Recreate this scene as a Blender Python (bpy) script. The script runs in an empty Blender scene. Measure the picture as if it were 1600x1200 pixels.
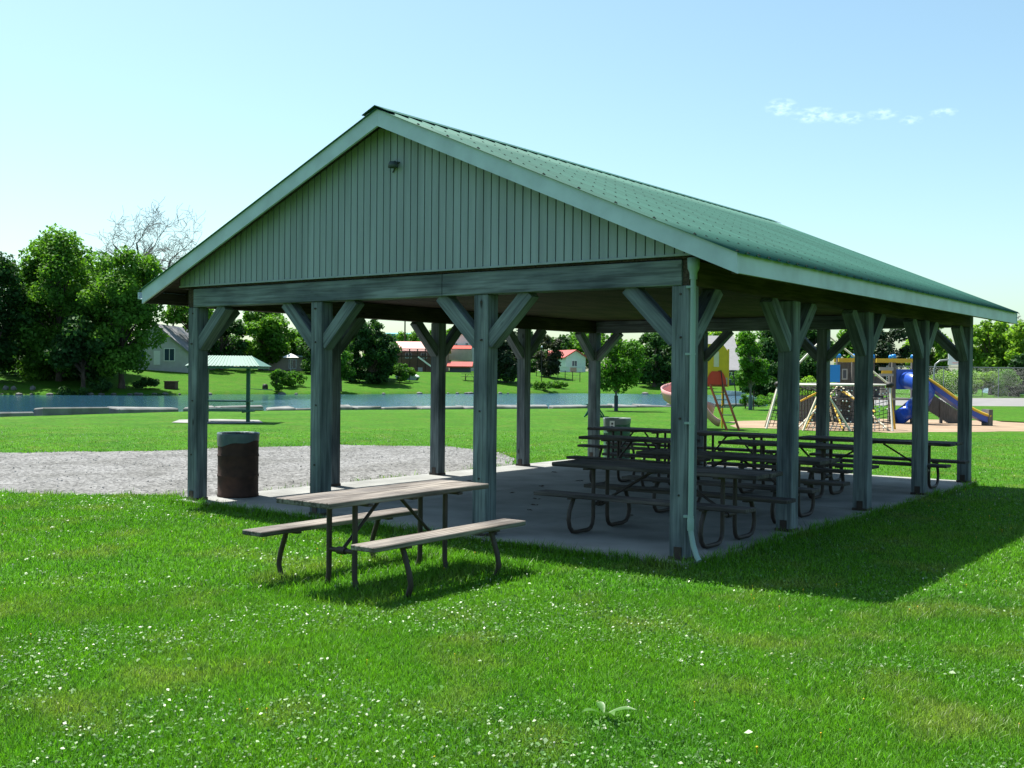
import bpy, bmesh, math, random
import numpy as np
from mathutils import Vector, Matrix, Quaternion
random.seed(7); rng = np.random.default_rng(11)
S = bpy.context.scene
COL = S.collection

# ------------------------------------------------------------------ camera (solved from the posts)
FPX = 1709.66
CAM = Vector((5.047, -9.258, 1.765)); YAW, PITCH, ROLL = -0.643223, -0.009956, 0.009789
_f = Vector((math.sin(YAW)*math.cos(PITCH), math.cos(YAW)*math.cos(PITCH), math.sin(PITCH)))
_r0 = Vector((math.cos(YAW), -math.sin(YAW), 0)); _u0 = _r0.cross(_f)
_r = math.cos(ROLL)*_r0 + math.sin(ROLL)*_u0; _u = -math.sin(ROLL)*_r0 + math.cos(ROLL)*_u0
FW = Vector((math.sin(YAW), math.cos(YAW), 0)); RT = Vector((math.cos(YAW), -math.sin(YAW), 0))
cd = bpy.data.cameras.new('camera'); cam = bpy.data.objects.new('camera', cd); COL.objects.link(cam)
m = Matrix(((_r.x, _u.x, -_f.x), (_r.y, _u.y, -_f.y), (_r.z, _u.z, -_f.z))).to_4x4(); m.translation = CAM
cam.matrix_world = m; cd.sensor_width = 36; cd.lens = FPX*36/1600; cd.clip_end = 9000; cd.clip_start = .05
S.camera = cam

def W(px, py, u):                      # point of the place seen at (px,py), u metres away
    return CAM + (_f + _r*((px-800)/FPX) - _u*((py-600)/FPX))*u
def WZ(px, py, z):
    d = _f + _r*((px-800)/FPX) - _u*((py-600)/FPX)
    return CAM + d*((z-CAM.z)/d.z)
def WY(px, py, y):
    d = _f + _r*((px-800)/FPX) - _u*((py-600)/FPX)
    return CAM + d*((y-CAM.y)/d.y)
def uv(x, y): return ((x-CAM.x)*FW.x+(y-CAM.y)*FW.y, (x-CAM.x)*RT.x+(y-CAM.y)*RT.y)
def xy(u, v): return (CAM.x+FW.x*u+RT.x*v, CAM.y+FW.y*u+RT.y*v)

# ------------------------------------------------------------------ terrain profile
WL = -0.62; GZ = -0.05
_NV = [-400, -60, -20, -18.5, -14.2, -6.1, 3.3, 9.5, 15.1, 30.0, 60, 400]
_NU = [30, 33, 39.2, 41.3, 47.8, 52.5, 57.0, 61.5, 64.5, 128, 140, 150]
_FV = [-400, -60, -45, -32, -7, 8, 20, 30, 60, 400]
_FU = [70, 92, 96.5, 106, 122, 133, 133, 131, 142, 152]
def unear(v): return np.interp(v, _NV, _NU)
def ufar(v): return np.interp(v, _FV, _FU)
def gz(u, v):                          # ground height
    un, uf = unear(v), ufar(v); dep = min(1., max(0., (uf-un)/8))
    if u < un: return GZ
    if u < uf: return GZ - dep*1.4
    return float(np.interp(u-uf, [0, 1.0, 25, 60, 5000], [GZ-dep*.5, GZ-dep*.3, 1.75, 2.2, 2.2]))
def place(px, u, dz=0):                # foot of something standing at distance u under image column px
    v = (px-800)/FPX*u
    x, y = xy(u, v); return Vector((x, y, gz(u, v)+dz))

# ------------------------------------------------------------------ helpers
class MB:
    def __init__(s): s.v = []; s.f = []; s.sm = []
    def add(s, vs, fs, smooth=False):
        o = len(s.v); s.v += [tuple(p) for p in vs]
        s.f += [tuple(i+o for i in f) for f in fs]; s.sm += [smooth]*len(fs); return s
    def box(s, x0, x1, y0, y1, z0, z1):
        return s.add([(x0,y0,z0),(x1,y0,z0),(x1,y1,z0),(x0,y1,z0),(x0,y0,z1),(x1,y0,z1),(x1,y1,z1),(x0,y1,z1)],
              [(3,2,1,0),(4,5,6,7),(0,1,5,4),(1,2,6,5),(2,3,7,6),(3,0,4,7)])
    def bar(s, a, b, w, h, up=(0,0,1)):
        a = Vector(a); b = Vector(b); d = (b-a).normalized(); up = Vector(up)
        x = d.cross(up)
        if x.length < 1e-4: x = d.cross(Vector((0,1,0)))
        x.normalize(); y = x.cross(d); vs = []
        for p in (a, b):
            for i, j in ((-1,-1),(1,-1),(1,1),(-1,1)): vs.append(p + x*(w/2*i) + y*(h/2*j))
        return s.add(vs, [(3,2,1,0),(4,5,6,7),(0,1,5,4),(1,2,6,5),(2,3,7,6),(3,0,4,7)])
    def tube(s, pts, r, n=8, cap=True):
        pts = [Vector(p) for p in pts]; k = len(pts); rr = r if isinstance(r, (list, tuple)) else [r]*k
        vs = []; fs = []; px = None
        for i, p in enumerate(pts):
            d = (pts[min(i+1, k-1)]-pts[max(i-1, 0)]).normalized()
            if px is None: px = d.cross(Vector((.3,.2,1))) if abs(d.z) < .95 else d.cross(Vector((1,.1,0)))
            px = (px - d*px.dot(d)).normalized(); py = d.cross(px)
            for j in range(n):
                a = 2*math.pi*j/n; vs.append(p + (px*math.cos(a)+py*math.sin(a))*rr[i])
        for i in range(k-1):
            for j in range(n):
                fs.append((i*n+j, i*n+(j+1)%n, (i+1)*n+(j+1)%n, (i+1)*n+j))
        s.add(vs, fs, True)
        if cap: s.add(vs[:n], [tuple(reversed(range(n)))]); s.add(vs[-n:], [tuple(range(n))])
        return s
    def lathe(s, prof, n=24, c=(0,0,0)):
        vs = []; fs = []; k = len(prof)
        for r, z in prof:
            for j in range(n):
                a = 2*math.pi*j/n; vs.append((c[0]+r*math.cos(a), c[1]+r*math.sin(a), c[2]+z))
        for i in range(k-1):
            for j in range(n): fs.append((i*n+j, i*n+(j+1)%n, (i+1)*n+(j+1)%n, (i+1)*n+j))
        return s.add(vs, fs, True)
    def ball(s, c, r, n=8, sq=1.0):
        k = max(4, n//2)
        return s.lathe([(max(1e-3, r*math.sin(math.pi*i/k)), -r*sq*math.cos(math.pi*i/k)) for i in range(k+1)], n, c)
    def prism(s, poly, a, b):          # poly of 3D points swept by vector b-a
        d = Vector(b)-Vector(a); n = len(poly); vs = [Vector(p) for p in poly]; vs += [p+d for p in vs]
        return s.add(vs, [tuple(reversed(range(n))), tuple(range(n, 2*n))] + [(i, (i+1)%n, n+(i+1)%n, n+i) for i in range(n)])
    def build(s, name, mat, parent=None, rel=None, bevel=0):
        me = bpy.data.meshes.new(name)
        off = Vector(rel) if rel is not None else Vector((0,0,0))
        me.from_pydata([(p[0]-off.x, p[1]-off.y, p[2]-off.z) for p in s.v], [], s.f)
        me.polygons.foreach_set('use_smooth', s.sm); 
        bm = bmesh.new(); bm.from_mesh(me)
        bmesh.ops.recalc_face_normals(bm, faces=bm.faces)
        if bevel: bmesh.ops.bevel(bm, geom=[e for e in bm.edges if len(e.link_faces)==2 and e.calc_face_angle(0)>.5], offset=bevel, segments=1, affect='EDGES')
        bm.to_mesh(me); bm.free()
        me.materials.append(mat)
        o = bpy.data.objects.new(name, me); COL.objects.link(o)
        if parent: o.parent = parent
        elif rel is not None: o.location = off
        return o
def npmesh(name, verts, faces_n, mat, parent=None, loc=None, smooth=False):
    """verts (N,k,3): N islands of one k-gon each, or faces given as (M,3|4) index array"""
    me = bpy.data.meshes.new(name)
    v = np.asarray(verts, dtype=np.float32).reshape(-1, 3); f = np.asarray(faces_n, dtype=np.int32)
    me.vertices.add(len(v)); me.vertices.foreach_set('co', v.ravel())
    me.loops.add(f.size); me.loops.foreach_set('vertex_index', f.ravel())
    me.polygons.add(len(f)); me.polygons.foreach_set('loop_start', np.arange(len(f), dtype=np.int32)*f.shape[1])
    me.update(calc_edges=True); me.validate()
    if smooth: me.polygons.foreach_set('use_smooth', np.ones(len(me.polygons), bool))
    me.materials.append(mat)
    o = bpy.data.objects.new(name, me); COL.objects.link(o)
    if parent: o.parent = parent
    if loc is not None: o.location = loc
    return o
def tag(o, label=None, cat=None, group=None, kind=None):
    if label: o['label'] = label
    if cat: o['category'] = cat
    if group: o['group'] = group
    if kind: o['kind'] = kind
    return o
def thing(name, label, cat, loc=(0,0,0), rz=0, group=None):
    o = bpy.data.objects.new(name, None); o.empty_display_size = .2; COL.objects.link(o)
    o.location = loc; o.rotation_euler = (0,0,rz); return tag(o, label, cat, group)
def copy_tree(o, parent=None):
    c = o.copy(); COL.objects.link(c)
    if parent: c.parent = parent
    for ch in [k for k in o.children]: copy_tree(ch, c)
    return c

# ------------------------------------------------------------------ materials
def mat(name, base, rough=.7, metal=0, var=.0, scale=6, col2=None, bump=0, bscale=40, stretch=(1,1,1), spec=.3, detail=6, trans=0, rnd=0, tcol=None, lo=.35, hi=.65):
    M = bpy.data.materials.new(name); M.use_nodes = True; nt = M.node_tree; N = nt.nodes; L = nt.links
    b = N['Principled BSDF']; out = N['Material Output']
    b.inputs['Roughness'].default_value = rough; b.inputs['Metallic'].default_value = metal
    b.inputs['Specular IOR Level'].default_value = spec
    c2 = col2 or tuple(x*(1-var) for x in base)
    tc = N.new('ShaderNodeTexCoord'); mp = N.new('ShaderNodeMapping'); L.new(tc.outputs['Object'], mp.inputs[0]); mp.inputs['Scale'].default_value = stretch
    no = N.new('ShaderNodeTexNoise'); no.inputs['Scale'].default_value = scale; no.inputs['Detail'].default_value = detail; L.new(mp.outputs[0], no.inputs['Vector'])
    rp = N.new('ShaderNodeValToRGB'); rp.color_ramp.elements[0].position = lo; rp.color_ramp.elements[1].position = hi
    rp.color_ramp.elements[0].color = (*c2, 1); rp.color_ramp.elements[1].color = (*base, 1)
    L.new(no.outputs['Fac'], rp.inputs[0]); cs = rp.outputs[0]
    if rnd:
        ge = N.new('ShaderNodeNewGeometry'); hs = N.new('ShaderNodeHueSaturation'); mr = N.new('ShaderNodeMapRange')
        mr.inputs['To Min'].default_value = 1-rnd; mr.inputs['To Max'].default_value = 1+rnd
        L.new(ge.outputs['Random Per Island'], mr.inputs[0]); L.new(mr.outputs[0], hs.inputs['Value']); L.new(cs, hs.inputs['Color']); cs = hs.outputs[0]
    L.new(cs, b.inputs['Base Color'])
    if bump:
        n2 = N.new('ShaderNodeTexNoise'); n2.inputs['Scale'].default_value = bscale; n2.inputs['Detail'].default_value = 5; L.new(mp.outputs[0], n2.inputs['Vector'])
        bp = N.new('ShaderNodeBump'); bp.inputs['Strength'].default_value = bump; bp.inputs['Distance'].default_value = .02
        L.new(n2.outputs['Fac'], bp.inputs['Height']); L.new(bp.outputs[0], b.inputs['Normal'])
    if trans:
        t = N.new('ShaderNodeBsdfTranslucent'); mx = N.new('ShaderNodeMixShader'); mx.inputs[0].default_value = trans
        if tcol:
            mc = N.new('ShaderNodeMixRGB'); mc.blend_type = 'MULTIPLY'; mc.inputs[0].default_value = 1; L.new(cs, mc.inputs[1]); mc.inputs[2].default_value = (*tcol, 1); L.new(mc.outputs[0], t.inputs[0])
        else: L.new(cs, t.inputs[0])
        L.new(b.outputs[0], mx.inputs[1]); L.new(t.outputs[0], mx.inputs[2]); L.new(mx.outputs[0], out.inputs[0])
    return M

def wood(name, base, dark, axis, knots=True, rough=.85, rot=None):
    """weathered timber, grain along axis"""
    M = bpy.data.materials.new(name); M.use_nodes = True; nt = M.node_tree; N = nt.nodes; L = nt.links; b = N['Principled BSDF']
    b.inputs['Roughness'].default_value = rough; b.inputs['Specular IOR Level'].default_value = .2
    tc = N.new('ShaderNodeTexCoord'); mr_ = N.new('ShaderNodeMapping'); L.new(tc.outputs['Object'], mr_.inputs[0]); mr_.inputs['Rotation'].default_value = rot or (0,0,0); co = mr_.outputs[0]
    mp = N.new('ShaderNodeMapping'); L.new(co, mp.inputs[0])
    sc = [1, 1, 1]; sc[axis] = .045; mp.inputs['Scale'].default_value = sc
    no = N.new('ShaderNodeTexNoise'); no.inputs['Scale'].default_value = 34; no.inputs['Detail'].default_value = 8; no.inputs['Distortion'].default_value = .6; L.new(mp.outputs[0], no.inputs['Vector'])
    rp = N.new('ShaderNodeValToRGB'); e = rp.color_ramp.elements; e[0].position = .36; e[0].color = (*dark, 1); e[1].position = .62; e[1].color = (*base, 1)
    L.new(no.outputs['Fac'], rp.inputs[0])
    m2 = N.new('ShaderNodeMapping'); L.new(co, m2.inputs[0]); s2 = [1, 1, 1]; s2[axis] = .35; m2.inputs['Scale'].default_value = s2
    n2 = N.new('ShaderNodeTexNoise'); n2.inputs['Scale'].default_value = 3.2; n2.inputs['Detail'].default_value = 4; L.new(m2.outputs[0], n2.inputs['Vector'])
    r2 = N.new('ShaderNodeValToRGB'); r2.color_ramp.elements[0].position = .35; r2.color_ramp.elements[0].color = (.50,.50,.52,1); r2.color_ramp.elements[1].position = .66; r2.color_ramp.elements[1].color = (1.28,1.25,1.18,1)
    L.new(n2.outputs['Fac'], r2.inputs[0])
    mx = N.new('ShaderNodeMixRGB'); mx.blend_type = 'MULTIPLY'; mx.inputs[0].default_value = 1; L.new(rp.outputs[0], mx.inputs[1]); L.new(r2.outputs[0], mx.inputs[2])
    cs = mx.outputs[0]
    if knots:
        vo = N.new('ShaderNodeTexVoronoi'); m3 = N.new('ShaderNodeMapping'); L.new(co, m3.inputs[0]); s3 = [4.6, 4.6, 4.6]; s3[axis] = 1.7; m3.inputs['Scale'].default_value = s3
        L.new(m3.outputs[0], vo.inputs['Vector']); vo.inputs['Scale'].default_value = 1
        r3 = N.new('ShaderNodeValToRGB'); r3.color_ramp.elements[0].position = .05; r3.color_ramp.elements[0].color = (.25,.22,.2,1); r3.color_ramp.elements[1].position = .11; r3.color_ramp.elements[1].color = (1,1,1,1)
        L.new(vo.outputs['Distance'], r3.inputs[0])
        m4 = N.new('ShaderNodeMixRGB'); m4.blend_type = 'MULTIPLY'; m4.inputs[0].default_value = .9; L.new(cs, m4.inputs[1]); L.new(r3.outputs[0], m4.inputs[2]); cs = m4.outputs[0]
    L.new(cs, b.inputs['Base Color'])
    bp = N.new('ShaderNodeBump'); bp.inputs['Strength'].default_value = .45; bp.inputs['Distance'].default_value = .006
    L.new(no.outputs['Fac'], bp.inputs['Height']); L.new(bp.outputs[0], b.inputs['Normal'])
    return M

POSTC, POSTD = (.165,.205,.232), (.088,.107,.12)
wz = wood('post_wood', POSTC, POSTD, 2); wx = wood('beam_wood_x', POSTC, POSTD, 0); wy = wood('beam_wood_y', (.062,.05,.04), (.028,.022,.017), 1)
q45 = math.pi/4
wdiag = {(1,0): wood('brace_wood', POSTC, POSTD, 0, rot=(0,q45,0)), (-1,0): wood('brace_wood', POSTC, POSTD, 0, rot=(0,-q45,0)), (0,1): wood('brace_wood', POSTC, POSTD, 1, rot=(-q45,0,0)), (0,-1): wood('brace_wood', POSTC, POSTD, 1, rot=(q45,0,0))}
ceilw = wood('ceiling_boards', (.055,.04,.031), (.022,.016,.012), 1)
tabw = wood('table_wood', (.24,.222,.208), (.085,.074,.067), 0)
tabd = wood('table_wood_shaded', (.118,.104,.102), (.05,.044,.043), 0)  # darker copy of the table wood, roof shade put into its colour
siding = mat('siding_paint', (.27,.33,.36), .6, var=.24, scale=2.2, stretch=(4,4,.35), lo=.3, hi=.7)
trim = mat('trim_paint', (.44,.56,.62), .45, var=.2, scale=3, stretch=(1,1,1))
sheet = mat('roof_sheet_paint', (.040,.135,.108), .7, var=.26, scale=1.6, spec=.1, stretch=(.2,1.3,.2))
screwm = mat('screw', (.008,.016,.013), .9, spec=.05)
concrete = mat('concrete', (.272,.278,.268), .9, var=.35, scale=1.3, bump=.15, bscale=60, detail=9)
steel = mat('table_steel', (.045,.032,.028), .55, var=.35, scale=12, spec=.4)
rust = mat('barrel_rust', (.062,.031,.023), .8, col2=(.040,.021,.017), scale=9, bump=.1)
barrelg = mat('barrel_green', (.06,.15,.10), .6, var=.4, scale=8)
galv = mat('liner_bag', (.10,.145,.16), .35, var=.2, scale=9, bump=.3, bscale=20)
stone = mat('stone', (.17,.17,.16), .9, var=.45, scale=3, bump=.5, bscale=8)
stonec = mat('block_concrete', (.20,.21,.205), .9, var=.4, scale=2, bump=.3, bscale=10)
asphalt = mat('road_asphalt', (.19,.187,.185), .9, var=.15, scale=.6)
sandm = mat('sand', (.29,.21,.14), .95, var=.25, scale=.8, bump=.2, bscale=8)
white = mat('white_paint', (.75,.76,.75), .5, var=.06)
bark = mat('bark', (.11,.085,.065), .9, var=.5, scale=5, bump=.5, bscale=20, stretch=(1,1,.3))
barkg = mat('bark_grey', (.16,.16,.155), .9, var=.4, scale=5)
black = mat('black_rubber', (.02,.02,.02), .6)
glass = mat('window_pane', (.04,.07,.10), .08, spec=.8)
brown = mat('brown_wood', (.10,.06,.045), .8, var=.4, scale=6)
greenp = mat('green_paint', (.02,.10,.075), .45, var=.15)
paleroof = mat('pale_green_roof', (.10,.20,.165), .55, var=.08, scale=2)
chain = mat('galvanised', (.25,.27,.27), .45, metal=.6)

def leafmat(name, c, c2, tr=.35, rnd=.35, scale=.35):
    return mat(name, c, .6, col2=c2, scale=scale, trans=tr, rnd=rnd, spec=.15, tcol=(1.5,1.6,.6), detail=2)
lf_mid = leafmat('leaf_mid', (.115,.25,.03), (.055,.15,.021), .4)
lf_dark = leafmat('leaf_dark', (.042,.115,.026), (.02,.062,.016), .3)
lf_spr = leafmat('leaf_spring', (.20,.34,.045), (.11,.22,.03), .42)
lf_fresh = leafmat('leaf_fresh', (.075,.20,.022), (.04,.12,.016), .4, scale=.9)
lf_conif = leafmat('needles', (.03,.058,.028), (.018,.036,.02), .12)
lf_purple = leafmat('leaf_bronze', (.045,.06,.03), (.022,.032,.018), .2)

def grassmat(name, c, c2, c3, trans, rnd):
    M = bpy.data.materials.new(name); M.use_nodes = True; nt = M.node_tree; N = nt.nodes; L = nt.links; b = N['Principled BSDF']; out = N['Material Output']
    b.inputs['Roughness'].default_value = .42 if trans else .9; b.inputs['Specular IOR Level'].default_value = .35 if trans else .05
    ge = N.new('ShaderNodeNewGeometry')
    def noise(sc, lo, hi, det=4):
        n = N.new('ShaderNodeTexNoise'); n.inputs['Scale'].default_value = sc; n.inputs['Detail'].default_value = det; L.new(ge.outputs['Position'], n.inputs['Vector'])
        mr = N.new('ShaderNodeMapRange'); mr.inputs[1].default_value = lo; mr.inputs[2].default_value = hi; mr.clamp = True; L.new(n.outputs['Fac'], mr.inputs[0]); return mr.outputs[0]
    m1 = N.new('ShaderNodeMixRGB'); m1.inputs[1].default_value = (*c, 1); m1.inputs[2].default_value = (*c2, 1); L.new(noise(.55, .35, .65), m1.inputs[0])
    m2 = N.new('ShaderNodeMixRGB'); L.new(m1.outputs[0], m2.inputs[1]); m2.inputs[2].default_value = (*c3, 1)
    mu = N.new('ShaderNodeMath'); mu.operation = 'MULTIPLY'; L.new(noise(1.1, .50, .70, 6), mu.inputs[0]); mu.inputs[1].default_value = .68; L.new(mu.outputs[0], m2.inputs[0])
    cs = m2.outputs[0]
    if rnd:
        hs = N.new('ShaderNodeHueSaturation'); mr = N.new('ShaderNodeMapRange'); mr.inputs['To Min'].default_value = 1-rnd; mr.inputs['To Max'].default_value = 1+rnd
        L.new(ge.outputs['Random Per Island'], mr.inputs[0]); L.new(mr.outputs[0], hs.inputs['Value']); L.new(cs, hs.inputs['Color']); cs = hs.outputs[0]
    else:
        m3 = N.new('ShaderNodeMixRGB'); m3.blend_type = 'MULTIPLY'; m3.inputs[0].default_value = 1; L.new(cs, m3.inputs[1])
        r3 = N.new('ShaderNodeValToRGB'); r3.color_ramp.elements[0].color = (.55,.55,.5,1); r3.color_ramp.elements[1].color = (1.25,1.25,1.2,1); L.new(noise(9, .3, .7, 6), r3.inputs[0]); L.new(r3.outputs[0], m3.inputs[2]); cs = m3.outputs[0]
        bp = N.new('ShaderNodeBump'); bp.inputs['Strength'].default_value = .5; bp.inputs['Distance'].default_value = .05
        n = N.new('ShaderNodeTexNoise'); n.inputs['Scale'].default_value = 14; n.inputs['Detail'].default_value = 5; L.new(ge.outputs['Position'], n.inputs['Vector']); L.new(n.outputs['Fac'], bp.inputs['Height']); L.new(bp.outputs[0], b.inputs['Normal'])
    L.new(cs, b.inputs['Base Color'])
    if trans:
        t = N.new('ShaderNodeBsdfTranslucent'); mc = N.new('ShaderNodeMixRGB'); mc.blend_type = 'MULTIPLY'; mc.inputs[0].default_value = 1; L.new(cs, mc.inputs[1]); mc.inputs[2].default_value = (1.3,1.5,.6,1); L.new(mc.outputs[0], t.inputs[0])
        mx = N.new('ShaderNodeMixShader'); mx.inputs[0].default_value = trans; L.new(b.outputs[0], mx.inputs[1]); L.new(t.outputs[0], mx.inputs[2]); L.new(mx.outputs[0], out.inputs[0])
    return M
lawnm = grassmat('lawn_ground', (.048,.138,.010), (.034,.112,.009), (.085,.135,.022), 0, 0)
blade = grassmat('grass_blade', (.100,.245,.013), (.058,.185,.011), (.21,.26,.06), .40, .58)
broad = mat('broad_leaf', (.10,.22,.045), .44, col2=(.045,.15,.014), scale=3, trans=.3, rnd=.35, spec=.55)
straw = mat('dry_bits', (.26,.30,.14), .8, spec=.1, rnd=.3)

# ------------------------------------------------------------------ ground, water, gravel, sand, road
def make_ground():
    vs = np.unique(np.concatenate([np.linspace(-3000,-400,6), np.linspace(-400,-80,14), np.linspace(-80,80,161), np.linspace(80,400,14), np.linspace(400,3000,6)]))
    t = np.linspace(0, 1, 24); V = []; 
    for v in vs:
        un, uf = unear(v), ufar(v); dep = min(1., max(0., (uf-un)/8))
        row = [(-60+(un+60)*k, GZ) for k in t]
        row += [(un+.25, GZ-dep*.9), (un+.8, GZ-dep*1.4), (uf-.8+(un+.8-uf+.8 if uf-un < 1.6 else 0), GZ-dep*1.4), (uf, GZ-dep*.62)]
        row[-2] = (max(row[-2][0], un+.8), row[-2][1]); row[-1] = (max(row[-1][0], un+1.2), row[-1][1])
        b0 = row[-1][0]
        for d in (1, 4, 8, 12, 16, 20, 25, 40, 60, 150, 600, 4000):
            row.append((b0+d, float(np.interp(d, [0, 1.0, 25, 60, 5000], [GZ-dep*.5, GZ-dep*.3, 1.75, 2.2, 2.2]))))
        V.append([(*xy(u, v), z) for u, z in row])
    V = np.array(V); a, b = V.shape[:2]; idx = np.arange(a*b).reshape(a, b)
    f = np.stack([idx[:-1,:-1], idx[1:,:-1], idx[1:,1:], idx[:-1,1:]], -1).reshape(-1, 4)
    o = npmesh('lawn', V, f, lawnm, smooth=True)
    tag(o, 'green lawn running from the shelter down to the river and up the far bank', 'lawn', kind='structure')
make_ground()

def watermat():
    M = bpy.data.materials.new('river_water'); M.use_nodes = True; nt = M.node_tree; N = nt.nodes; L = nt.links; b = N['Principled BSDF']
    b.inputs['Base Color'].default_value = (.018,.066,.108,1); b.inputs['Roughness'].default_value = .10; b.inputs['IOR'].default_value = 1.33; b.inputs['Specular IOR Level'].default_value = .6
    ge = N.new('ShaderNodeNewGeometry'); n = N.new('ShaderNodeTexNoise'); n.inputs['Scale'].default_value = 1.4; n.inputs['Detail'].default_value = 6; L.new(ge.outputs['Position'], n.inputs['Vector'])
    # wind: calm in the lee of the trees upstream, ruffled in the open reach
    dt = N.new('ShaderNodeVectorMath'); dt.operation = 'DOT_PRODUCT'; L.new(ge.outputs['Position'], dt.inputs[0]); dt.inputs[1].default_value = RT
    n2 = N.new('ShaderNodeTexNoise'); n2.inputs['Scale'].default_value = .07; n2.inputs['Detail'].default_value = 4; L.new(ge.outputs['Position'], n2.inputs['Vector'])
    m1 = N.new('ShaderNodeMath'); m1.operation = 'MULTIPLY_ADD'; L.new(n2.outputs['Fac'], m1.inputs[0]); m1.inputs[1].default_value = 22; L.new(dt.outputs['Value'], m1.inputs[2])
    mr = N.new('ShaderNodeMapRange'); c0 = CAM.dot(RT); mr.inputs[1].default_value = c0-20+11; mr.inputs[2].default_value = c0-6+11; mr.inputs[3].default_value = .10; mr.inputs[4].default_value = 1.0; L.new(m1.outputs[0], mr.inputs[0])
    bp = N.new('ShaderNodeBump'); bp.inputs['Distance'].default_value = .36; L.new(mr.outputs[0], bp.inputs['Strength']); L.new(n.outputs['Fac'], bp.inputs['Height']); L.new(bp.outputs[0], b.inputs['Normal'])
    return M
def sheet_poly(name, pts, z, m, label, jit=0, sub=1, kind='structure'):
    P = [Vector((p[0], p[1], z)) for p in pts]; Q = []
    for i, p in enumerate(P):
        q = P[(i+1) % len(P)]; n = max(1, int((q-p).length/sub))
        for k in range(n):
            w = p.lerp(q, k/n)
            if jit: w += Vector((random.gauss(0, jit), random.gauss(0, jit), 0))
            Q.append(w)
    bm = bmesh.new(); bm.faces.new([bm.verts.new(p) for p in Q]); bmesh.ops.triangulate(bm, faces=bm.faces[:])
    for f in bm.faces:
        if f.normal.z < 0: f.normal_flip()
    me = bpy.data.meshes.new(name); bm.to_mesh(me); bm.free(); me.materials.append(m)
    o = bpy.data.objects.new(name, me); COL.objects.link(o); tag(o, label, name, kind=kind); return [(p.x, p.y) for p in Q]
sheet_poly('river', [xy(20,-600), xy(20,300), xy(165,300), xy(165,-600)], WL, watermat(), 'calm river reflecting the sky and the dark trees', sub=5000)

def gravelmat():
    M = bpy.data.materials.new('gravel'); M.use_nodes = True; nt = M.node_tree; N = nt.nodes; L = nt.links; b = N['Principled BSDF']; b.inputs['Roughness'].default_value = .95; b.inputs['Specular IOR Level'].default_value = .1
    ge = N.new('ShaderNodeNewGeometry'); vo = N.new('ShaderNodeTexVoronoi'); vo.inputs['Scale'].default_value = 22; L.new(ge.outputs['Position'], vo.inputs['Vector'])
    sp = N.new('ShaderNodeSeparateColor'); L.new(vo.outputs['Color'], sp.inputs[0])
    rp = N.new('ShaderNodeValToRGB'); rp.color_ramp.elements[0].color = (.07,.07,.07,1); rp.color_ramp.elements[1].color = (.24,.24,.24,1); L.new(sp.outputs[0], rp.inputs[0])
    n = N.new('ShaderNodeTexNoise'); n.inputs['Scale'].default_value = .8; n.inputs['Detail'].default_value = 5; L.new(ge.outputs['Position'], n.inputs['Vector'])
    r2 = N.new('ShaderNodeValToRGB'); r2.color_ramp.elements[0].position = .35; r2.color_ramp.elements[0].color = (.8,.8,.78,1); r2.color_ramp.elements[1].position = .6; r2.color_ramp.elements[1].color = (1.1,1.1,1.1,1); L.new(n.outputs['Fac'], r2.inputs[0])
    mx = N.new('ShaderNodeMixRGB'); mx.blend_type = 'MULTIPLY'; mx.inputs[0].default_value = 1; L.new(rp.outputs[0], mx.inputs[1]); L.new(r2.outputs[0], mx.inputs[2]); L.new(mx.outputs[0], b.inputs['Base Color'])
    bp = N.new('ShaderNodeBump'); bp.inputs['Strength'].default_value = .8; bp.inputs['Distance'].default_value = .03; L.new(vo.outputs['Distance'], bp.inputs['Height']); L.new(bp.outputs[0], b.inputs['Normal'])
    return M
GRAV = [(-40,-18),(-24,-9),(-14.5,-3.6),(-10.45,-.99),(-9.4,-.5),(-8.27,.4),(-7.52,.5),(-7.52,7.6),WZ(806,725,GZ)[:2],WZ(797,714,GZ)[:2],WZ(765,705,GZ)[:2],WZ(700,698,GZ)[:2],(-14.6,9.8),(-15.8,5.84),(-17.7,2.87),(-27,-2.5),(-45,-11)]
gravel_pts = sheet_poly('gravel', GRAV, GZ+.006, gravelmat(), 'grey gravel patch between the lawn and the shelter slab', jit=.09, sub=.5)
SAND = [WZ(1150,668,GZ)[:2], WZ(1240,671,GZ)[:2], WZ(1400,676,GZ)[:2], WZ(1600,674,GZ)[:2], WZ(1850,674,GZ)[:2], WZ(1850,662,GZ)[:2], WZ(1600,661,GZ)[:2], WZ(1540,657,GZ)[:2], WZ(1440,655,GZ)[:2], WZ(1240,655,GZ)[:2], WZ(1150,659,GZ)[:2]]
sand_pts = sheet_poly('sand', SAND, GZ+.006, sandm, 'pale tan sand under the playground equipment', jit=.2, sub=1)
sheet_poly('road', [WZ(1300,633,GZ)[:2], WZ(1600,635,GZ)[:2], WZ(2200,637,GZ)[:2], WZ(2200,624,GZ)[:2], WZ(1600,622,GZ)[:2], WZ(1300,622,GZ)[:2]], GZ+.006, asphalt, 'grey road crossing behind the playground at the right', jit=0, sub=50)

R_ = random.Random(77); GXY = [Vector(p) for p in gravel_pts]
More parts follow.
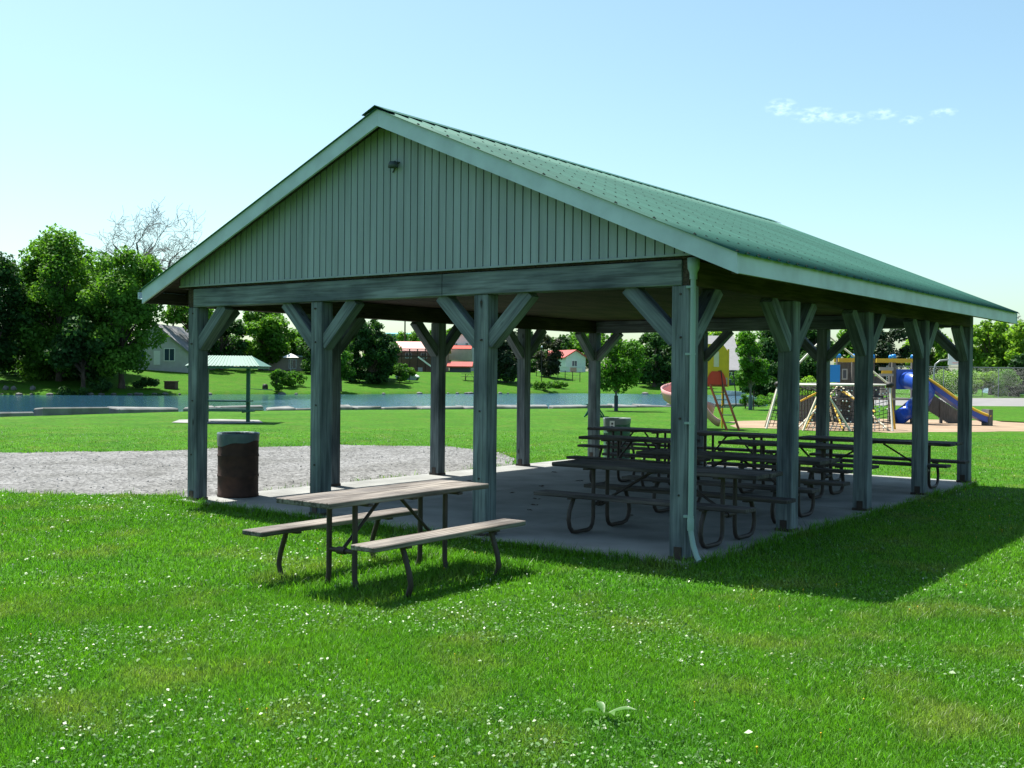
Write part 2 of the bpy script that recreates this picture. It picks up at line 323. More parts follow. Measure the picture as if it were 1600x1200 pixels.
# ------------------------------------------------------------------ the shelter
XP = [-7.40, -4.985, -2.42, 0.0]; XB = [-7.40, -4.93, -2.47, 0.0]; YP = [0, 2.5, 5.0, 7.5, 10.0]; PS = .19
OX, OY, ZE, ZR = .618, .298, 2.67, 4.537; XR = -3.605; XE = PS+OX; XL = -7.4-OX; YB = 10.19+OY
SL = (ZR-ZE)/(XE-XR)
def zb(x): return ZR - SL*abs(x-XR)
pav = thing('picnic_pavilion', 'large open timber picnic shelter with a green metal roof and ribbed gable', 'pavilion', (0,0,0))
q = MB(); q.box(-7.52, .24, -.14, 10.36, -.2, -.03)
for i in range(3):
    for j in range(4):
        q.box(-7.52+7.76*i/3+(.005 if i else 0), -7.52+7.76*(i+1)/3-(.005 if i < 2 else 0), -.14+10.5*j/4+(.005 if j else 0), -.14+10.5*(j+1)/4-(.005 if j < 3 else 0), -.0299, 0)
q.build('slab', concrete, pav, bevel=.004)
def post(x, y, z1, dirs):
    p = MB().box(x, x+PS, y, y+PS, .0, z1).build('post', wz, pav, bevel=.008)
    c = Vector((x+PS/2, y+PS/2, 0))
    for d in dirs:
        d = Vector(d); b = MB(); a = c + d*(PS/2-.02); 
        b.bar(a+Vector((0,0,2.09)), a+d*.53+Vector((0,0,2.62)), .14, .15, up=(0,0,1))
        br = b.build('knee_brace', wdiag[(round(d.x), round(d.y))], p)
        # cut flush under the beam
        me = br.data; 
        bm = bmesh.new(); bm.from_mesh(me); bmesh.ops.bisect_plane(bm, geom=bm.verts[:]+bm.edges[:]+bm.faces[:], plane_co=(0,0,2.615), plane_no=(0,0,1), clear_outer=True)
        q = c+d*(PS/2+.001)
        bmesh.ops.bisect_plane(bm, geom=bm.verts[:]+bm.edges[:]+bm.faces[:], plane_co=q, plane_no=-d, clear_outer=True)
        bmesh.ops.holes_fill(bm, edges=[e for e in bm.edges if e.is_boundary]); bm.to_mesh(me); bm.free()
    # steel foot bracket
    k = MB(); k.box(x-.006, x+PS+.006, y-.006, y+PS+.006, .0, .035); k.box(x+.055, x+.135, y-.012, y-.001, .03, .13); k.build('foot_bracket', steel, p)
    if y == 0:
        for bz in (2.53, 2.12, 1.35, .62): MB().tube([(x+PS*.5+random.uniform(-.03,.03), y-.009, bz), (x+PS*.5, y+.004, bz)], .011, 8).build('bolt', steel, p)
    return p
E1, E2, N1, N2 = (1,0,0), (-1,0,0), (0,1,0), (0,-1,0)
post(XP[0], 0, 2.612, [E1, N1]); post(XP[1], 0, 2.612, [E1, E2]); post(XP[2], 0, 2.612, [E1, E2]); post(XP[3], 0, 2.612, [E2, N1])
for y in YP[1:4]: post(XP[0], y, 2.612, [N1, N2]); post(XP[3], y, 2.612, [N1, N2])
post(XB[0], 10, 2.612, [E1, N2]); post(XB[1], 10, 2.612, [E1, E2]); post(XB[2], 10, 2.612, [E1, E2]); post(XB[3], 10, 2.612, [E2, N2])
xs = WY(690, 455, -.02).x
MB().box(-7.27, xs-.003, -.018, PS-.01, 2.613, 2.856).build('beam', wx, pav, bevel=.006)
MB().box(xs+.003, .112, -.018, PS-.01, 2.613, 2.856).build('beam', wx, pav, bevel=.006)
MB().box(-7.395, .185, 10.01, 10.2, 2.613, 2.856).build('beam', wx, pav, bevel=.006)
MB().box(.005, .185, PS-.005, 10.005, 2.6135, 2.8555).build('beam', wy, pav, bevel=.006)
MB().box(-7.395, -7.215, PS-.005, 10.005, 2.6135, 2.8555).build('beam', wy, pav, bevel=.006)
# end blocks of the long beams seen beside the front beam
MB().box(.116, .185, .0, PS-.012, 2.6135, 2.8555).build('beam_end', wy, pav); MB().box(-7.395, -7.275, .0, PS-.012, 2.6135, 2.8555).build('beam_end', wy, pav)
# boarded ceiling
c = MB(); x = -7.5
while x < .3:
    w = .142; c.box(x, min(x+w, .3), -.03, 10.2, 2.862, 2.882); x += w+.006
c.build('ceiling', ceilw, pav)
# gable siding: ribbed sheets, front and back
def gable(y0, y1, name):
    g = MB(); x = -7.5; i = 0
    while x < .28:
        a = x; b = min(x+.090, .28)
        g.prism([(a, y0, 2.905), (b, y0, 2.905), (b, y0, zb(b)+.12), (a, y0, zb(a)+.12)], (0,y0,0), (0,y1,0)); x += .105
    g.prism([(-7.52, y0+.022, 2.906), (.30, y0+.022, 2.906), (.30, y0+.022, zb(.30)+.12), (XR, y0+.022, zb(XR)+.12), (-7.52, y0+.022, zb(-7.52)+.12)], (0,y0,0), (0,y1+.006,0))
    g.build(name, siding, pav)
    MB().box(-7.52, .30, y0-.008, y1+.01, 2.885, 2.905).build('drip_edge', siding, pav)
gable(-.055, -.035, 'gable_siding'); gable(10.215, 10.235, 'gable_siding')
# roof: deck, ribbed sheet per slope, barge boards, fascias, ridge cap, rafters
for sx in (1, -1):
    xe = XE if sx > 0 else XL; ov = xe+sx*.05
    def zt(x): return zb(x)+.19
    d = MB(); d.prism([(XR, -OY+.03, zt(XR)-.03), (xe-sx*.01, -OY+.03, zt(xe)-.03), (xe-sx*.01, -OY+.03, zt(xe)-.006), (XR, -OY+.03, zt(XR)-.006)], (0,0,0), (0, YB+OY-.06, 0)); d.build('roof_deck', ceilw, pav)
    ys = []; y = -OY-.03; H = []
    while y < YB+.03:
        for dy, h in ((0,.002),(.085,.002),(.098,.022),(.122,.022),(.135,.002),(.18,.002),(.185,.007),(.195,.007),(.2,.002)):
            if y+dy < YB+.03: ys.append(y+dy); H.append(h)
        y += .229
    V = []; 
    for xx in np.linspace(XR, ov, 6):
        V.append([(xx, yy, zt(xx)+h) for yy, h in zip(ys, H)])
    V = np.array(V); a, b = V.shape[:2]; idx = np.arange(a*b).reshape(a, b); f = np.stack([idx[:-1,:-1], idx[1:,:-1], idx[1:,1:], idx[:-1,1:]], -1).reshape(-1,4)
    if sx < 0: f = f[:, ::-1]
    ro = npmesh('roof_sheet', V, f, sheet, pav)
    mo = ro.modifiers.new('thickness', 'SOLIDIFY'); mo.thickness = .004; mo.offset = -1
    sc = MB(); nrows = 11
    for i in range(nrows):
        xx = XR + (ov-XR)*(.035+.95*i/(nrows-1)); y = -OY+.04
        while y < YB:
            z = zt(xx)+.003; r = .0165
            sc.add([(xx-r,y-r,z-.002-SL*0),(xx+r,y-r,z-.002),(xx+r,y+r,z-.002),(xx-r,y+r,z-.002),(xx,y,z+.018)], [(0,1,4),(1,2,4),(2,3,4),(3,0,4)]); y += .2290
    tag(sc.build('roof_screws', screwm, pav), kind='stuff')
    for y0, y1 in ((-OY, -OY+.03), (YB-.03, YB)):
        xa = xe+(.004*sx)
        g = MB(); g.prism([(XR+sx*.001, y0, zb(XR)), (xa, y0, zb(xa)), (xa, y0, zt(xa)-.004), (XR+sx*.001, y0, zt(XR)-.004)], (0,y0,0), (0,y1,0)); g.build('barge_board', trim, pav)
    g = MB(); g.box(min(xe, xe-sx*.025), max(xe, xe-sx*.025), -OY+.032, YB-.032, zb(xe)+.005, zt(xe)-.008); g.build('fascia', trim, pav)
    g = MB(); g.box(min(xe-sx*.027, xe-sx*.065), max(xe-sx*.027, xe-sx*.065), -OY+.032, YB-.032, zb(xe)+.002, zt(xe)-.035); g.build('sub_fascia', wy, pav)
    g = MB(); g.prism([(XR+sx*.02, -OY+.031, zb(XR)+.02), (xe-sx*.066, -OY+.031, zb(xe-sx*.066)+.02), (xe-sx*.066, -OY+.031, zt(xe-sx*.066)-.034), (XR+sx*.02, -OY+.031, zt(XR)-.034)], (0,0,0), (0,.03,0)); g.build('fly_rafter', wy, pav)
    y = -.22
    while y < YB-.1:
        r = MB(); r.prism([(XR+sx*.02, y, zb(XR)+.035), (xe-sx*.03, y, zb(xe)+.035), (xe-sx*.03, y, zt(xe)-.032), (XR+sx*.02, y, zt(XR)-.032)], (0,y,0), (0,y+.04,0)); r.build('rafter', wy, pav); y += .61
    # soffit tail over the wall plate
r = MB(); zr_ = zb(XR)+.19
for sx in (1, -1):
    r.prism([(XR, -OY-.045, zr_+.028), (XR+sx*.2, -OY-.045, zr_+.028-SL*.2), (XR+sx*.2, -OY-.045, zr_+.034-SL*.2), (XR, -OY-.045, zr_+.036)], (0,0,0), (0, YB+OY+.09, 0))
r.build('ridge_cap', sheet, pav)
g = MB(); g.prism([(XL-.03, -OY+.02, 2.72), (XL-.13, -OY+.02, 2.74), (XL-.13, -OY+.02, 2.83), (XL-.115, -OY+.02, 2.83), (XL-.11, -OY+.02, 2.755), (XL-.03, -OY+.02, 2.735)], (0,0,0), (0, YB+OY-.04, 0)); g.build('gutter', trim, pav)
# downspout on the near corner post
ds = MB(); X, Y = .245, -.035
ds.tube([(X, Y, 2.80), (X, Y, .33), (X+.012, Y-.004, .26), (X+.04, Y-.02, .17), (X+.09, Y-.04, .07), (X+.12, Y-.05, .035)], .026, 12)
spout = mat('downspout_paint', (.25,.36,.345), .45, var=.12, scale=3)
dso = ds.build('downspout', spout, pav)
k = MB(); k.lathe([(.036,0),(.036,.06),(.055,.1),(.06,.2),(.056,.2),(.05,.11)], 14, (X,Y,2.66)); k.build('collector', spout, dso)
for z in (2.58, 1.95, 1.3, .42):
    q = MB(); q.lathe([(.029,0),(.029,.022)], 12, (X,Y,z)); q.box(X-.075, X-.03, Y-.004, Y+.04, z, z+.022); q.build('strap', spout, dso)
k = MB(); k.lathe([(.029,0),(.032,.02),(.032,.11),(.029,.12)], 12, (X,Y,.30)); k.build('joint_sleeve', spout, dso)
# lamp on the gable
lp = WY(614, 257, -.12); g = MB()
g.lathe([(.0,0),(.05,0),(.05,.015),(.0,.015)], 12, (lp.x, -.057, lp.z+.02)); g.tube([(lp.x, -.056, lp.z+.02), (lp.x, -.09, lp.z+.035), (lp.x, -.115, lp.z+.02)], .016, 8)
g.add(*(lambda q: (q.v, q.f, True))(MB().lathe([(.015,.035),(.04,.03),(.055,.0),(.058,-.035),(.05,-.035),(.02,.0)], 14, (lp.x, -.12, lp.z))))
g.tube([(lp.x-.02,-.058,lp.z-.02),(lp.x-.05,-.07,lp.z-.08)], .008, 6)
g.build('gable_lamp', mat('lamp_metal', (.05,.07,.08), .5), pav)

# ------------------------------------------------------------------ picnic tables
def picnic_table(L, wtop, label, group, seed, si=.395, so=.645, ht=.335, Ls=None, drop=0):
    R_ = random.Random(seed)
    t = thing('picnic_table', label, 'picnic table', (0,0,0), 0, group)
    for k, (y0, y1) in enumerate(((-ht, -.004), (.004, ht))):
        MB().box(-L/2+R_.uniform(0,.012), L/2-R_.uniform(0,.012), y0, y1, .715, .76).build('tabletop_plank', wtop, t, bevel=.006)
    for s in (-1, 1):
        MB().box(-(Ls or L+.04)/2, (Ls or L+.04)/2, si if s > 0 else -so, so if s > 0 else -si, .41, .452).build('seat', wtop, t, bevel=.006)
    xe = L/2-.46; sm_ = (si+so)/2; dx_ = sm_-.52
    for ex in (-1, 1):
        x = ex*xe
        for s in (-1, 1):
            pts = [(x, s*.15, .70), (x, s*.15, .16), (x, s*.165, .085), (x, s*.20, .042), (x, s*.26, .026), (x, s*(.50+dx_), .026), (x, s*(.58+dx_), .04), (x, s*(.63+dx_), .09), (x, s*(.655+dx_), .17), (x, s*(.635+dx_), .27), (x, s*(.56+dx_), .40)]
            pts = [(a_, b_, c_-(drop if c_ < .3 else 0)) for a_, b_, c_ in pts]
            f = MB(); f.tube(pts, .024, 8); f.build('leg', steel, t)
        MB().box(x-.03, x+.03, -.33, .33, .695, .713).build('top_bearer', steel, t)
        for s in (-1, 1): MB().box(x-.03, x+.03, s*sm_-.12, s*sm_+.12, .393, .408).build('seat_bearer', steel, t)
        MB().tube([(x, -.14, .30), (x, .14, .30)], .02, 8).build('crossbar', steel, t)
        MB().tube([(x, 0, .30), (ex*.12, 0, .695)], .016, 6).build('diagonal_brace', steel, t)
        MB().tube([(x-.0, -.045, .30), (x, .045, .30)], .032, 8).build('clamp', steel, t)
    MB().box(-.03, .03, -.30, .30, .698, .713).build('top_bearer', steel, t)
    return t
t1 = picnic_table(2.1, tabw, 'weathered picnic table standing on the grass in front of the shelter', None, 1, .511, .762, .314, 2.03, .07)
t1.location = (-1.606, -2.168, -.04); t1.rotation_euler.z = 1.587
GT = 'picnic tables under the shelter roof'
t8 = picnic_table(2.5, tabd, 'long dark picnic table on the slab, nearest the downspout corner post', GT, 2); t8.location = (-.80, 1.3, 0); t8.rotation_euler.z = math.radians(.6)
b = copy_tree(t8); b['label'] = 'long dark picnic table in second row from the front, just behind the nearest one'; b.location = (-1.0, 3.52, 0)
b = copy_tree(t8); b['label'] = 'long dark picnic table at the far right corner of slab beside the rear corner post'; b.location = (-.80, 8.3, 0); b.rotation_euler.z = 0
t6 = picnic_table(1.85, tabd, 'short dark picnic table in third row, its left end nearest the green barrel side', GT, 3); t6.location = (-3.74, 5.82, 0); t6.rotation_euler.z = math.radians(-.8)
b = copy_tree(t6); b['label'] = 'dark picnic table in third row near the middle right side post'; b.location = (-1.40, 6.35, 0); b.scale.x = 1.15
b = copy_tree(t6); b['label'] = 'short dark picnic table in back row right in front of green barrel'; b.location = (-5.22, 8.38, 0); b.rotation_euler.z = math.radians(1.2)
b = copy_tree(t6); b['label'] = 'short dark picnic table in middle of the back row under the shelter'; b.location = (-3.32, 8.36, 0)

# ------------------------------------------------------------------ barrels
def barrel(label, loc, body, bag, group=None):
    t = thing('trash_barrel', label, 'trash barrel', loc, 0, group)
    prof = [(.275,.0),(.285,.0),(.287,.03),(.28,.045),(.28,.27),(.286,.285),(.288,.295),(.286,.305),(.28,.32),(.28,.55),(.286,.565),(.288,.575),(.286,.585),(.28,.60),(.28,.86),(.288,.875),(.284,.88),(.27,.87),(.268,.5)]
    MB().lathe(prof, 36).build('drum', body, t)
    q = MB(); n = 40; vs = []; fs = []
    for j in range(n):
        a = 2*math.pi*j/n; low = .735 + .045*math.sin(a*1+1.2) + .012*math.sin(5*a)
        for r, z in ((.284, low), (.289, .80), (.293, .872), (.288, .893), (.272, .886), (.258, .70)):
            rr = r + .003*math.sin(9*a+z*20); vs.append((rr*math.cos(a), rr*math.sin(a), z))
    for j in range(n):
        for k in range(5): fs.append((j*6+k, ((j+1)%n)*6+k, ((j+1)%n)*6+k+1, j*6+k+1))
    q.add(vs, fs, True); q.build('liner_bag', bag, t); return t
barrel('rusty brown trash barrel with a pale liner bag by the left corner post', (-7.245, .74, 0), rust, galv)
b2 = barrel('green trash barrel with a paper notice behind the tables', (-7.02, 10.55, GZ), barrelg, mat('liner_bag_grey', (.17,.21,.21), .4, var=.2))
pz = Vector((-7.02, 10.55, GZ)); d = (CAM-pz); d.z = 0; d.normalize(); side = Vector((-d.y, d.x, 0))
q = MB(); c0 = d*.296 - side*.10
for dx, m_ in ((0, None),):
    q.add([c0-side*.05+Vector((0,0,.66)), c0+side*.05+Vector((0,0,.66)), c0+side*.05+Vector((0,0,.84)), c0-side*.05+Vector((0,0,.84))], [(0,1,2,3)])
pn = q.build('notice', white, b2); sm = pn.modifiers.new('t', 'SOLIDIFY'); sm.thickness = .003
q = MB(); c1 = d*.2995 - side*.10
for z0, z1, w0, w1 in ((.70,.71,-.03,.03), (.725,.735,-.03,.02), (.76,.80,-.02,.02)):
    q.add([c1+side*w0+Vector((0,0,z0)), c1+side*w1+Vector((0,0,z0)), c1+side*w1+Vector((0,0,z1)), c1+side*w0+Vector((0,0,z1))], [(0,1,2,3)])
q.build('print', mat('ink', (.05,.06,.06), .7), pn)

# ------------------------------------------------------------------ vegetation
def leaf_quads(cent, nrm, size, rg):
    n = len(cent); r = rg.normal(size=(n,3)); t = np.cross(nrm, r); t /= np.linalg.norm(t, axis=1)[:,None]+1e-9; b = np.cross(nrm, t)
    s = size*rg.uniform(.6, 1.35, (n,1))
    v = np.stack([cent - t*s*.5, cent + b*s*.34 + nrm*s*.06, cent + t*s*.55 - nrm*s*.1, cent - b*s*.34 + nrm*s*.06], 1)
    return v
def tree(name, label, cat, base, H, rx, z0, leafm, n, size, seed, clumps=26, ry=None, trunk_r=.18, shape='round', barkm=None, group=None, gap=.55, lean=0):
    """trunk and limbs in one mesh, a crown of separate leaves gathered in clumps"""
    rg = np.random.default_rng(seed); R_ = random.Random(seed); ry = ry or rx
    t = thing(name, label, cat, base, R_.uniform(0, 6.28) if shape != 'fixed' else 0, group)
    zc = (z0+H)/2; hz = (H-z0)/2; C = []
    while len(C) < clumps:
        p = rg.uniform(-1, 1, 3)
        q = np.linalg.norm(p)
        if q > 1 or q < .25: continue
        if shape == 'full': p = rng_full(rg)
        if shape == 'cone' and np.hypot(p[0], p[1]) > (1-p[2])*.5+.06: continue
        if shape == 'egg' and np.hypot(p[0], p[1]) > .55+.45*math.cos((p[2]+.3)*1.3): continue
        C.append(np.array([p[0]*rx*.86, p[1]*ry*.86, zc+p[2]*hz*.9]))
    C = np.array(C); rad = rg.uniform(.20, .42, len(C))*(rx*.55+hz*.45)*(26/clumps)**.28
    w = rad**2; w /= w.sum(); k = rg.choice(len(C), n, p=w)
    d = rg.normal(size=(n,3)); d /= np.linalg.norm(d, axis=1)[:,None]
    rr = rad[k][:,None]*(rg.uniform(gap, 1.0, (n,1)))
    P = C[k] + d*rr*np.array([1,1,.8])
    nr = d*.5 + rg.normal(size=(n,3))*.55 + np.array([0,0,.45]); nr /= np.linalg.norm(nr, axis=1)[:,None]
    P[:,2] = np.maximum(P[:,2], .12)
    v = leaf_quads(P, nr, size, rg); f = np.arange(n*4).reshape(n,4)
    npmesh('crown', v, f, leafm, t)
    tr = MB(); top = zc+hz*.45
    tr.tube([(0,0,-.15), (R_.gauss(0,.02)*H*.1, R_.gauss(0,.02)*H*.1, z0*.5), (R_.gauss(0,.1)*trunk_r, R_.gauss(0,.1)*trunk_r, z0), (0,0,(z0+top)/2), (R_.gauss(0,.3)*trunk_r,0,top)], [trunk_r*1.35, trunk_r, trunk_r*.85, trunk_r*.6, trunk_r*.15], 8)
    for c_ in C[:min(len(C), 26)]:
        zs = z0*.7+(min(c_[2], top)-z0*.7)*.45; zs = max(z0*.5, zs)
        mid = Vector((c_[0]*.45, c_[1]*.45, (zs+c_[2])/2+.03*H)); tr.tube([(0,0,zs), mid, tuple(c_)], [trunk_r*.4, trunk_r*.25, trunk_r*.06], 5, cap=False)
    tr.build('trunk', barkm or bark, t); return t
def rng_full(rg):
    while True:
        p = rg.uniform(-1, 1, 3); h = np.hypot(p[0], p[1])
        if .2 < h < (1-max(0., p[2])**2.4)*(1-.25*max(0., -p[2])): return p
def bush(name, label, base, r, h, leafm, n, size, seed, cat='shrub', group=None):
    return tree(name, label, cat, base, h, r, h*.06, leafm, n, size, seed, clumps=12, trunk_r=.04, group=group)
def bare_tree(name, label, base, H, spread, seed, r0=.22, start=.3, lean=(0,0), levels=6, cat='tree'):
    R_ = random.Random(seed); t = thing(name, label, cat, base); tr = MB(); tw = MB()
    def grow(p, d, l, r, lv):
        q = p; pts = [q]; rs = [max(r, .02)]; dd = d.copy()
        for i in range(4):
            dd = (dd + Vector((R_.gauss(0,.24), R_.gauss(0,.24), R_.gauss(.02,.16)))).normalized(); q = q + dd*(l/4); pts.append(q); rs.append(max(.018, r*(1-.12*(i+1))))
        (tr if lv > 3 else tw).tube(pts, rs, 5 if lv > 3 else 3, cap=False)
        if lv <= 0: return
        for j in range(3 if lv > 4 else 4):
            i = R_.choice((1,2,3)) if j else 4
            a = dd.orthogonal().normalized(); a.rotate(Quaternion(dd, R_.uniform(0, 6.28)))
            nd = (dd*R_.uniform(.5,.9) + a*R_.uniform(.5,1.0)*spread); nd.z = nd.z*.85+.08; nd.normalize()
            grow(pts[i], nd, l*R_.uniform(.52,.76), rs[i]*R_.uniform(.5,.68), lv-1)
    d0 = Vector((lean[0], lean[1], 1)).normalized(); p0 = Vector((0,0,-.2))
    tr.tube([p0, d0*H*start], [r0*1.3, r0], 7)
    for j in range(4):
        a = Vector((math.cos(j*1.57+.5), math.sin(j*1.57+.5), 0)); grow(d0*H*start*(.82+.06*j), (d0*.9+a*.5*spread).normalized(), H*.26, r0*.7, levels-1)
    tr.build('trunk', barkg, t); tw.build('twigs', barkg, t); return t

def T(name, label, px, u, ytop, ycrown, halfpx, leafm, n, size, seed, **k):
    """tree standing at distance u under column px; ytop/ycrown/halfpx give its real height and spread"""
    b = place(px, u); s = u/FPX; hor = 583+(px-800)*.00979
    H = CAM.z+(hor-ytop)*s-b.z; z0 = max(.1, CAM.z+(hor-ycrown)*s-b.z)
    return tree(name, label, k.pop('cat', 'tree'), b, H, halfpx*s, z0, leafm, n, size, seed, **k)
G1 = 'trees on the far river bank'
T('maple_tree', 'tall full maple with the highest crown at left on far bank', 92, 108, 344, 603, 84, lf_mid, 30000, .34, 3, clumps=95, trunk_r=.35, shape='full', group=G1, gap=.45)
T('maple_tree', 'broad maple in front of the pale gabled house at left', 190, 106, 356, 588, 68, lf_mid, 24000, .34, 5, clumps=80, trunk_r=.3, shape='full', group=G1, gap=.5)
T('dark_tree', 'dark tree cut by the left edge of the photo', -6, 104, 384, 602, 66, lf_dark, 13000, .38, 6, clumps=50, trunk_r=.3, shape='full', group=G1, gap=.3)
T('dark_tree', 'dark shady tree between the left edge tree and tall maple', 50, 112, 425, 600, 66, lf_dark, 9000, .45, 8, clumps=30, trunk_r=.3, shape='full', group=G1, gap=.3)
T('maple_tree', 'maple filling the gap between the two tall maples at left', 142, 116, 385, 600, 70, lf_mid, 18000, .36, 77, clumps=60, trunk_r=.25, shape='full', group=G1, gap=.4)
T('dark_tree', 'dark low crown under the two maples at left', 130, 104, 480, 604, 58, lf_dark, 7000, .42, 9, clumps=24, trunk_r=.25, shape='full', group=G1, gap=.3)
T('maple_tree', 'leafy tree just left of the first shelter post, beyond roof eave', 300, 128, 470, 520, 48, lf_mid, 3600, .40, 10, clumps=18, trunk_r=.25, group=G1)
T('shade_tree', 'dark round tree behind the small green shelter', 345, 132, 488, 582, 42, lf_dark, 6500, .42, 12, clumps=26, trunk_r=.25, group=G1, gap=.3)
T('shade_tree', 'sunlit mid green tree between first and second front posts', 408, 136, 486, 572, 52, lf_mid, 8500, .42, 13, clumps=34, trunk_r=.25, group=G1)
T('shade_tree', 'green tree right beside the second front post, behind pale roofed house', 482, 140, 495, 590, 36, lf_mid, 6500, .42, 14, clumps=24, trunk_r=.25, group=G1)
T('shade_tree', 'great dark tree left of the brick house with pink roof', 580, 126, 492, 603, 44, lf_dark, 12000, .38, 15, clumps=50, trunk_r=.3, shape='full', group=G1, gap=.35)
T('sapling', 'bright green sapling in front of the great dark tree', 533, 116, 540, 592, 20, lf_fresh, 2400, .28, 16, clumps=14, trunk_r=.08, group=G1)
T('shade_tree', 'tree behind the pink roofed house, left of utility pole', 690, 185, 505, 570, 30, lf_mid, 3500, .5, 17, clumps=16, trunk_r=.25, group=G1)
T('shade_tree', 'hazy tree behind the teal building', 640, 215, 512, 560, 26, lf_mid, 2000, .55, 18, clumps=14, trunk_r=.25, group=G1)
T('willow_tree', 'greyish drooping tree right of the third front post', 790, 138, 512, 603, 32, lf_conif, 7500, .36, 19, clumps=30, trunk_r=.25, group=G1, gap=.3)
T('bronze_tree', 'dark bronze leaved tree on the slope left of the red roofed white house', 858, 150, 522, 590, 25, lf_purple, 6500, .34, 20, clumps=26, trunk_r=.14, group=G1, gap=.3)
T('shade_tree', 'green trees edge behind the red roofed white house', 912, 215, 508, 575, 34, lf_mid, 4000, .55, 21, clumps=18, trunk_r=.25, group=G1)
T('shade_tree', 'dark tree mass right of the bright young tree', 1022, 140, 520, 600, 34, lf_dark, 7000, .40, 22, clumps=26, trunk_r=.25, group=G1, gap=.3)
T('shade_tree', 'dark low tree behind the right corner post and grey house', 1072, 150, 515, 590, 30, lf_dark, 5000, .42, 23, clumps=20, trunk_r=.25, group=G1, gap=.3)
T('shade_tree', 'pale green tree behind the grey roofed house', 1136, 175, 505, 570, 30, lf_spr, 3500, .48, 24, clumps=18, trunk_r=.2, group=G1)
T('shade_tree', 'very dark tree behind the second young tree', 1212, 118, 508, 612, 34, lf_dark, 8500, .38, 25, clumps=30, trunk_r=.25, group=G1, gap=.3)
T('shade_tree', 'dark tree behind the white climbing frame', 1268, 122, 505, 605, 36, lf_dark, 7500, .40, 26, clumps=28, trunk_r=.25, group=G1, gap=.3)
T('shade_tree', 'green tree behind the wooden play tower', 1325, 126, 512, 600, 34, lf_mid, 5500, .42, 27, clumps=24, trunk_r=.25, group=G1)
T('spruce_tree', 'dusky evergreen behind the yellow rails of play tower', 1380, 118, 500, 600, 40, lf_conif, 8000, .36, 28, clumps=34, trunk_r=.2, group=G1, gap=.3)
T('spring_tree', 'light green tree behind the basketball hoop fence', 1452, 124, 500, 600, 44, lf_spr, 6000, .42, 29, clumps=28, trunk_r=.2, group=G1)
T('spring_tree', 'big yellow green tree right of the shelter end, beyond the road', 1548, 116, 490, 596, 46, lf_spr, 9000, .38, 30, clumps=40, trunk_r=.22, group=G1, gap=.4)
T('spring_tree', 'yellow green tree cut by the right edge of the photo', 1625, 112, 484, 590, 46, lf_spr, 8000, .38, 31, clumps=36, trunk_r=.22, group=G1, gap=.4)
T('shade_tree', 'dark bush tree under the yellow green trees at right edge', 1592, 106, 555, 620, 38, lf_dark, 5000, .36, 32, clumps=22, trunk_r=.14, group=G1, gap=.3)
R_ = random.Random(21)
for i, px in enumerate(range(262, 1250, 47)):
    u_ = R_.uniform(200, 245)
    T('woodland_tree', 'tree in the distant woodland row behind the riverside houses', px+R_.uniform(-8,8), u_, R_.uniform(505, 530), 580, R_.uniform(26, 36), R_.choice((lf_mid, lf_dark, lf_mid)), 2600, .62, 200+i, clumps=18, trunk_r=.2, group='distant woodland row behind the houses', gap=.3, shape='full')
bare_tree('bare_tree', 'leafless grey tree rising behind the maples at left', place(228, 134), 24.0, 1.15, 14, r0=.30, start=.42, levels=5)
bare_tree('bare_tree', 'thin leafless treetop showing above the shelter eave at right', place(1585, 128), 9.6, 1.0, 9, r0=.12, start=.45, levels=6)
# young trees on the near lawn
y1_ = T('young_tree', 'bright green young tree on the near lawn by the river wall', 963, 54, 516, 622, 40, lf_fresh, 5200, .15, 40, clumps=30, trunk_r=.065, shape='egg', barkm=barkg)
MB().tube([(0,0,-.05), (0,0,.75)], .10, 10).build('trunk_guard', mat('tree_guard', (.03,.05,.07), .6), y1_)
y2_ = T('young_tree', 'round young tree with a stake near the yellow slide tower', 1173, 58, 508, 612, 33, lf_fresh, 5200, .15, 41, clumps=30, trunk_r=.07, shape='egg', barkm=barkg)
MB().tube([(-.42,0,-.05), (-.42,0,1.0)], .03, 6).build('stake', brown, y2_); MB().tube([(0,0,-.05), (0,0,.7)], .11, 10).build('trunk_guard', mat('tree_guard_grey', (.10,.14,.16), .6), y2_)
for px, u_, r_, h_, lab in ((14, 113, 3.6, 5.0, 'dark shrub thicket in deep shade at the left edge'), (72, 116, 4.0, 4.6, 'dark shrub thicket under the tall maple'), (132, 112, 3.4, 4.2, 'dark shrub thicket left of the pale gabled house'), (560, 128, 3.2, 2.6, 'dark thicket added as shade at foot of the great dark tree'), (345, 138, 4.2, 4.2, 'dark thicket added as shade behind the small green shelter roof'), (395, 140, 3.8, 3.6, 'dark thicket added as shade right of small green shelter roof'), (488, 134, 3.4, 3.6, 'dark thicket added as shade beside the pale roofed house'), (600, 131, 2.6, 3.4, 'dark thicket added as shade left of the brick house'), (792, 139, 3.0, 4.0, 'dark thicket added as shade under greyish drooping tree'), (1012, 143, 3.6, 4.0, 'dark thicket added as shade behind bright young tree'), (1048, 143, 3.4, 3.6, 'dark thicket added as shade left of grey sloping roof house'), (832, 165, 3.0, 3.4, 'dark thicket added as shade behind bronze tree'), (1236, 110, 3.6, 4.0, 'dark thicket added as shade behind the white climbing frame'), (1196, 116, 3.0, 3.2, 'dark thicket added as shade behind second young tree')):
    bush('shrub_shade_thicket', lab, place(px, u_), r_, h_, lf_dark, 4200, .34, int(px)+300, group='dark shrub thickets on the far bank')  # thickets beyond the maples are added, standing in for shade under trees
GB = 'shrubs and weeds along the banks'
